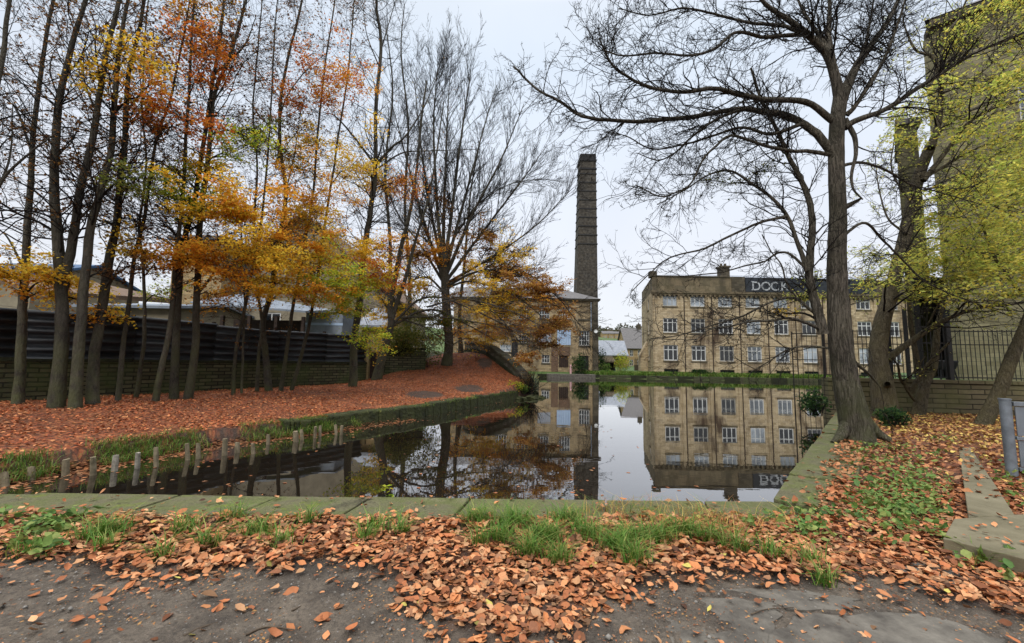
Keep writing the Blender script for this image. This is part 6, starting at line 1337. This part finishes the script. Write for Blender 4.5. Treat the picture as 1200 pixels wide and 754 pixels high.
def left_litter():
    N = 100000; Yv = 5+ (24)*rng.random(N)**1.25; X = rng.uniform(-18, 1.2, N); h, sd, left = height(X, Yv)
    wallx = -17.2+(Yv-5.2)*.5625; k = left & (sd > .0) & (rng.random(N) < np.clip(.72+.6*vnoise(X, Yv, .9)+.5*vnoise(X+3, Yv, 2.3), .22, 1)) & (X > wallx+.15) & (Yv < 30) & ((Yv < 22.4) | (X < np.interp(Yv, [22.4, 24.2, 25.9, 28, 29.8], [1.7, .4, -.4, -1.35, -2.1])))
    for px, py, a, b in ((498, 459, .75, .8), (550, 455, .7, .9), (568, 448, .5, .9)):
        c = G(px, py, .3); k &= (np.hypot((X-c[0])/a, (Yv-c[1])/(b*1.3)) > 1) | (rng.random(N) < .06)
    X, Yv, h = X[k], Yv[k], h[k]; P = np.stack([X, Yv, h+rng.uniform(.004, .035, len(X))], 1); n = len(P)
    v, f, t = leaf_mesh(P, np.full(n, .068), tints('carpet', n), .72, .65, curl=.26)
    tag(np_mesh('leaf_carpet', v, f, 'litter', None, True, t), 'thick carpet of copper red beech leaves on the left bank', 'fallen leaves', kind='stuff')
    # wet leaves in the margin and floating leaves
    pts = []
    N = 3000; i = rng.random(N); e = np.array([(-8.4, 5.0), (-7.5, 6.05), (-7.05, 7.35), (-6.35, 9.0), (-5.0, 10.75), (-3.3, 13.5)]); q = smooth_line(np.c_[e, np.zeros(6)], 200)[:, :2]; b = q[(i*199).astype(int)]
    o = np.abs(rng.normal(0, .36, N)); P = np.c_[b[:, 0]+o*.8, b[:, 1]-o*.35, np.full(N, WATER_Z+.004)+np.clip(.16-o*.5, 0, .2)*rng.random(N)]
    pts.append(P)
    N = 2200; P = np.c_[rng.uniform(-7.5, 3, N), 4.8+rng.random(N)**1.5*16, np.full(N, WATER_Z+.004)]; hh, sd, _ = height(P[:, 0], P[:, 1])
    P = P[(sd < -.15) & (rng.random(N) < np.exp(sd/.9)*.8+.07)]; pts.append(P)
    P = np.concatenate(pts); sd = height(P[:, 0], P[:, 1])[1]; P = P[sd < .12]; n = len(P); tn = tints('litter', n)*.75
    v, f, t = leaf_mesh(P, np.full(n, .075), tn, .96, .65, curl=.08)
    tag(np_mesh('floating_leaves', v, f, 'litter', None, True, t), 'wet leaves floating on dark water near the stakes', 'floating leaves', kind='stuff')
left_litter()

def blades(C, hgt, wid, pal, lean=.5, name='grass', label='', cat='grass', pal2=None, p2=0):
    N = len(C); az = rng.random(N)*2*np.pi; d = np.stack([np.cos(az), np.sin(az), np.zeros(N)], 1); s = np.stack([-np.sin(az), np.cos(az), np.zeros(N)], 1)
    h = (hgt*rng.uniform(.5, 1.2, N))[:, None]; l = h*np.abs(rng.normal(lean, lean*.5, N))[:, None]; w = (wid*rng.uniform(.6, 1.2, N))[:, None]; up = np.array((0, 0, 1.0))
    m1 = C+up*h*.55+d*l*.3; tip = C+up*h*(1-.25*lean)+d*l
    V = np.stack([C-s*w*.5, C+s*w*.5, m1+s*w*.4, m1-s*w*.4, tip+s*w*.06, tip-s*w*.06], 1).reshape(-1, 3)
    F = (np.arange(N)[:, None, None]*6+np.array([(0, 1, 2, 3), (3, 2, 4, 5)])[None]).reshape(-1, 4)
    tn = tints(pal, N)
    if pal2: k = rng.random(N) < p2; tn[k] = tints(pal2, k.sum())
    o = np_mesh(name, V, F, 'blade', None, True, np.repeat(tn, 6, 0)); tag(o, label, cat, kind='stuff'); return o
def clumps(spec, z=0.02):
    out = []
    for px, py, r, n in spec:
        c = G(px, py, z); P = c+np.c_[rng.normal(0, r, n), rng.normal(0, r*.7, n), np.zeros(n)]; out.append(P)
    P = np.concatenate(out); P[:, 2] = np.maximum(height(P[:, 0], P[:, 1])[0], -.2); return P
def grasses():
    sp = [(105, 640, .12, 120), (130, 632, .12, 140), (120, 650, .08, 60), (188, 660, .1, 60), (215, 628, .1, 90), (245, 645, .09, 80), (300, 632, .12, 120), (275, 615, .09, 90), (330, 645, .08, 60), (430, 640, .07, 60), (440, 628, .07, 60), (360, 618, .08, 60),
          (470, 632, .07, 70), (560, 618, .12, 200), (600, 622, .16, 330), (640, 640, .14, 330), (620, 655, .09, 160), (665, 618, .14, 220), (690, 635, .12, 160), (720, 650, .12, 220), (745, 665, .1, 140), (740, 640, .12, 180), (770, 640, .12, 180), (800, 632, .12, 160), (560, 645, .07, 70), (585, 640, .09, 120), (830, 640, .1, 120), (860, 650, .1, 100), (905, 660, .09, 70), (950, 668, .08, 60), (965, 690, .06, 50), (1150, 665, .05, 40), (30, 655, .08, 50), (655, 665, .08, 120)]
    blades(clumps([(a, b, r*.55, int(n*1.1)) for a, b, r, n in sp]), .19, .008, 'grass', .85, 'grass', 'green grass tufts poking through fallen leaves by near coping', 'grass')
    sp2 = [(735, 603, .2, 130), (830, 612, .2, 160), (850, 625, .2, 160), (780, 625, .2, 120), (700, 605, .15, 70), (900, 620, .15, 60)]
    P = clumps(sp2); blades(P, .2, .005, 'grass', 1.2, 'dry_grass', 'dry straw coloured grass hanging over the coping near its corner', 'grass', 'brownlitter', .65)
    # bank grass behind the stakes
    e = np.array([(-8.4, 5.0), (-7.5, 6.05), (-7.05, 7.35), (-6.35, 9.0), (-5.0, 10.75), (-4.4, 11.7)]); q = smooth_line(np.c_[e, np.zeros(6)], 300)[:, :2]; N = 7000; b = q[rng.integers(0, 300, N)]
    k = (np.sin(b[:, 1]*2.6)+np.sin(b[:, 1]*5.9+1)+rng.normal(0, .5, N)) > -.5; b = b[k]; N = len(b)
    o = rng.uniform(-.08, .42, N); P = np.c_[b[:, 0]+o*.8, b[:, 1]-o*.4, np.zeros(N)]; P[:, 2] = np.maximum(np.interp(o, [-.1, .0, .3, .42], [.02, -.02, -.24, -.29]), -.3)
    q2 = smooth_line(np.c_[np.array([(-5.2, 10.5), (-3.3, 13.5), (-2.4, 15.5), (-1.45, 17.9), (-.4, 20.2), (.5, 22.0)]), np.zeros(6)], 300)[:, :2]; b2 = q2[rng.integers(0, 300, 1500)]; b2 = b2[(np.sin(b2[:, 1]*3.7)+np.sin(b2[:, 1]*1.9+1)+rng.normal(0, .4, len(b2))) > .2]
    P = np.concatenate([P, np.c_[b2[:, 0]+rng.uniform(-.15, .2, len(b2)), b2[:, 1], np.full(len(b2), .02)]])
    blades(P, .16, .010, 'grass', 1.0, 'bank_grass', 'lush grass hanging over the left bank behind the stakes', 'grass', 'olive', .25)
    # far bank grass
    N = 12000; X = rng.uniform(9.5, 47, N); y0 = 54.45
    Yv = y0+rng.uniform(.1, 1.5, N); P = np.c_[X, Yv, height(X, Yv)[0]]
    blades(P, .42, .07, 'grass', .6, 'verge_grass', 'green grass verge along the far bank below the long mill', 'grass')
    # ground ivy and broad herbs on the right bank
    cl = [(1035, 535, .5, 260), (1010, 545, .4, 220), (1040, 560, .45, 340), (1075, 560, .4, 300), (1060, 580, .35, 320), (1085, 600, .3, 260), (1020, 580, .35, 260), (1000, 560, .35, 200), (1000, 600, .25, 160), (960, 610, .2, 130), (935, 625, .18, 120), (1090, 540, .4, 160), (985, 625, .15, 100), (1040, 610, .3, 220), (1050, 598, .3, 260), (905, 615, .12, 60), (35, 622, .16, 260), (55, 628, .14, 160), (15, 630, .1, 90), (985, 530, .2, 60), (1130, 630, .1, 60), (1160, 662, .06, 60), (1190, 575, .25, 120), (1180, 560, .3, 120), (1200, 600, .15, 60)]
    P = clumps([(a+rng.normal(0, 22), b+rng.normal(0, 14), r*.4, int(n*.16)) for a, b, r, n in cl for _ in range(4)], .08); oc, t_ = on_coping(P[:, 0], P[:, 1]); fl = np.array([G(1117, 609, .13)[:2], G(1117, 520, .13)[:2], G(1139, 520, .13)[:2], G(1191, 604, .13)[:2]]); f2 = np.array([G(1105, 631, .13)[:2], G(1290, 668, .13)[:2], G(1290, 600, .13)[:2], G(1118, 608, .13)[:2]])
    P = P[((oc < 2) | (t_ > .6)) & ~inside(P[:, 0], P[:, 1], fl) & ~inside(P[:, 0], P[:, 1], f2)]; P[:, 2] += rng.uniform(.02, .14, len(P)); n = len(P)
    v, f, t = leaf_mesh(P, rng.choice([.03, .045, .06, .085], n), tints('herb', n), .5, .6, curl=.25, six=True); tag(np_mesh('ground_ivy', v, f, 'blade', None, True, t), 'low green ground cover among leaves below the large bare tree', 'ground cover', kind='stuff')
grasses()
gz = lambda px, py, z=.06: tuple(G(px, py, z))
bush('ivy_plant', 'dark glossy plant at the root of the leaning sycamore', 'plant', gz(1046, 500), .42, .35, .5, 420, 'ivy', .11)
bush('water_edge_plant', 'dark green bush overhanging water at far end of side coping', 'plant', tuple(np.array((9.95, 13.7, .0))), .5, .4, .8, 520, 'ivy', .12)
bush('corner_weed', 'sprouting yellow green weed on the back edge of the near coping', 'weed', (-1.33, 4.72, -.1), .09, .07, .3, 22, 'lime', .07, 6)

def debris():
    N = 22000; X = rng.uniform(-6.5, 5, N); Yv = rng.uniform(2.0, 3.6, N); k = (Yv < leaf_front(X)+.1) & ((vnoise(X, Yv, 3.1)+rng.normal(0, .5, N)) > 0); X, Yv = X[k], Yv[k]
    P = np.stack([X, Yv, height(X, Yv)[0]+.024], 1); n = len(P); v, f, t = leaf_mesh(P, rng.uniform(.006, .026, n), np.where((rng.random(n) < .6)[:, None], tints('bronze', n)*1.3+.02, tints('litter', n)*.8), .8, .55, curl=.2)
    tag(np_mesh('leaf_crumbs', v, f, 'litter', None, True, t), 'crumbled brown leaf scraps trodden into the dirt path', 'leaf scraps', kind='stuff')
debris()
# sticks and pebbles on the path
def stick(pts, r, label):
    P, R = limb([G(a, b, .045) for a, b in pts], r, r*.5, 14, .02); v, f = tubes(P[None], R[None], 6); tag(np_mesh('stick', v, f, 'stick_bark'), label, 'stick', 'sticks lying on the path')
stick([(215, 746), (235, 736), (255, 730)], .009, 'short straight dark stick lying on bare path at lower left')
stick([(288, 744), (312, 735), (345, 738)], .006, 'thin curved twig right of the straight stick on path')
stick([(342, 716), (358, 708), (372, 700)], .006, 'slim twig just below leaf strip, left of the drift')
stick([(755, 700), (764, 688), (770, 672)], .005, 'upright leaning thin twig among leaves right of the drift')
stick([(880, 720), (900, 714), (930, 712)], .004, 'hair thin twig across the pale concrete patch')
N = 520; X = rng.uniform(-5, 4.2, N); Yv = rng.uniform(2.1, 3.3, N); k = Yv < leaf_front(X)-.02; X, Yv = X[k], Yv[k]; h = height(X, Yv)[0]+.012
V = []; F = []
oct_ = np.array([(1, 0, 0), (0, 1, 0), (-1, 0, 0), (0, -1, 0), (0, 0, .7), (0, 0, -.7)])
for x, y, z in zip(X, Yv, h):
    s = rng.uniform(.004, .014)*(1.6 if rng.random() < .08 else 1); i = len(V); pv = oct_*s*rng.uniform(.6, 1.3, (6, 1)); V += [(x+a, y+b, z+c+s*.3) for a, b, c in pv]
    F += [(i+a, i+b, i+4) for a, b in ((0, 1), (1, 2), (2, 3), (3, 0))] + [(i+b, i+a, i+5) for a, b in ((0, 1), (1, 2), (2, 3), (3, 0))]
tag(np_mesh('pebbles', np.array(V), np.array(F), 'pebble'), 'small pale pebbles strewn over the dirt path', 'pebbles', kind='stuff')
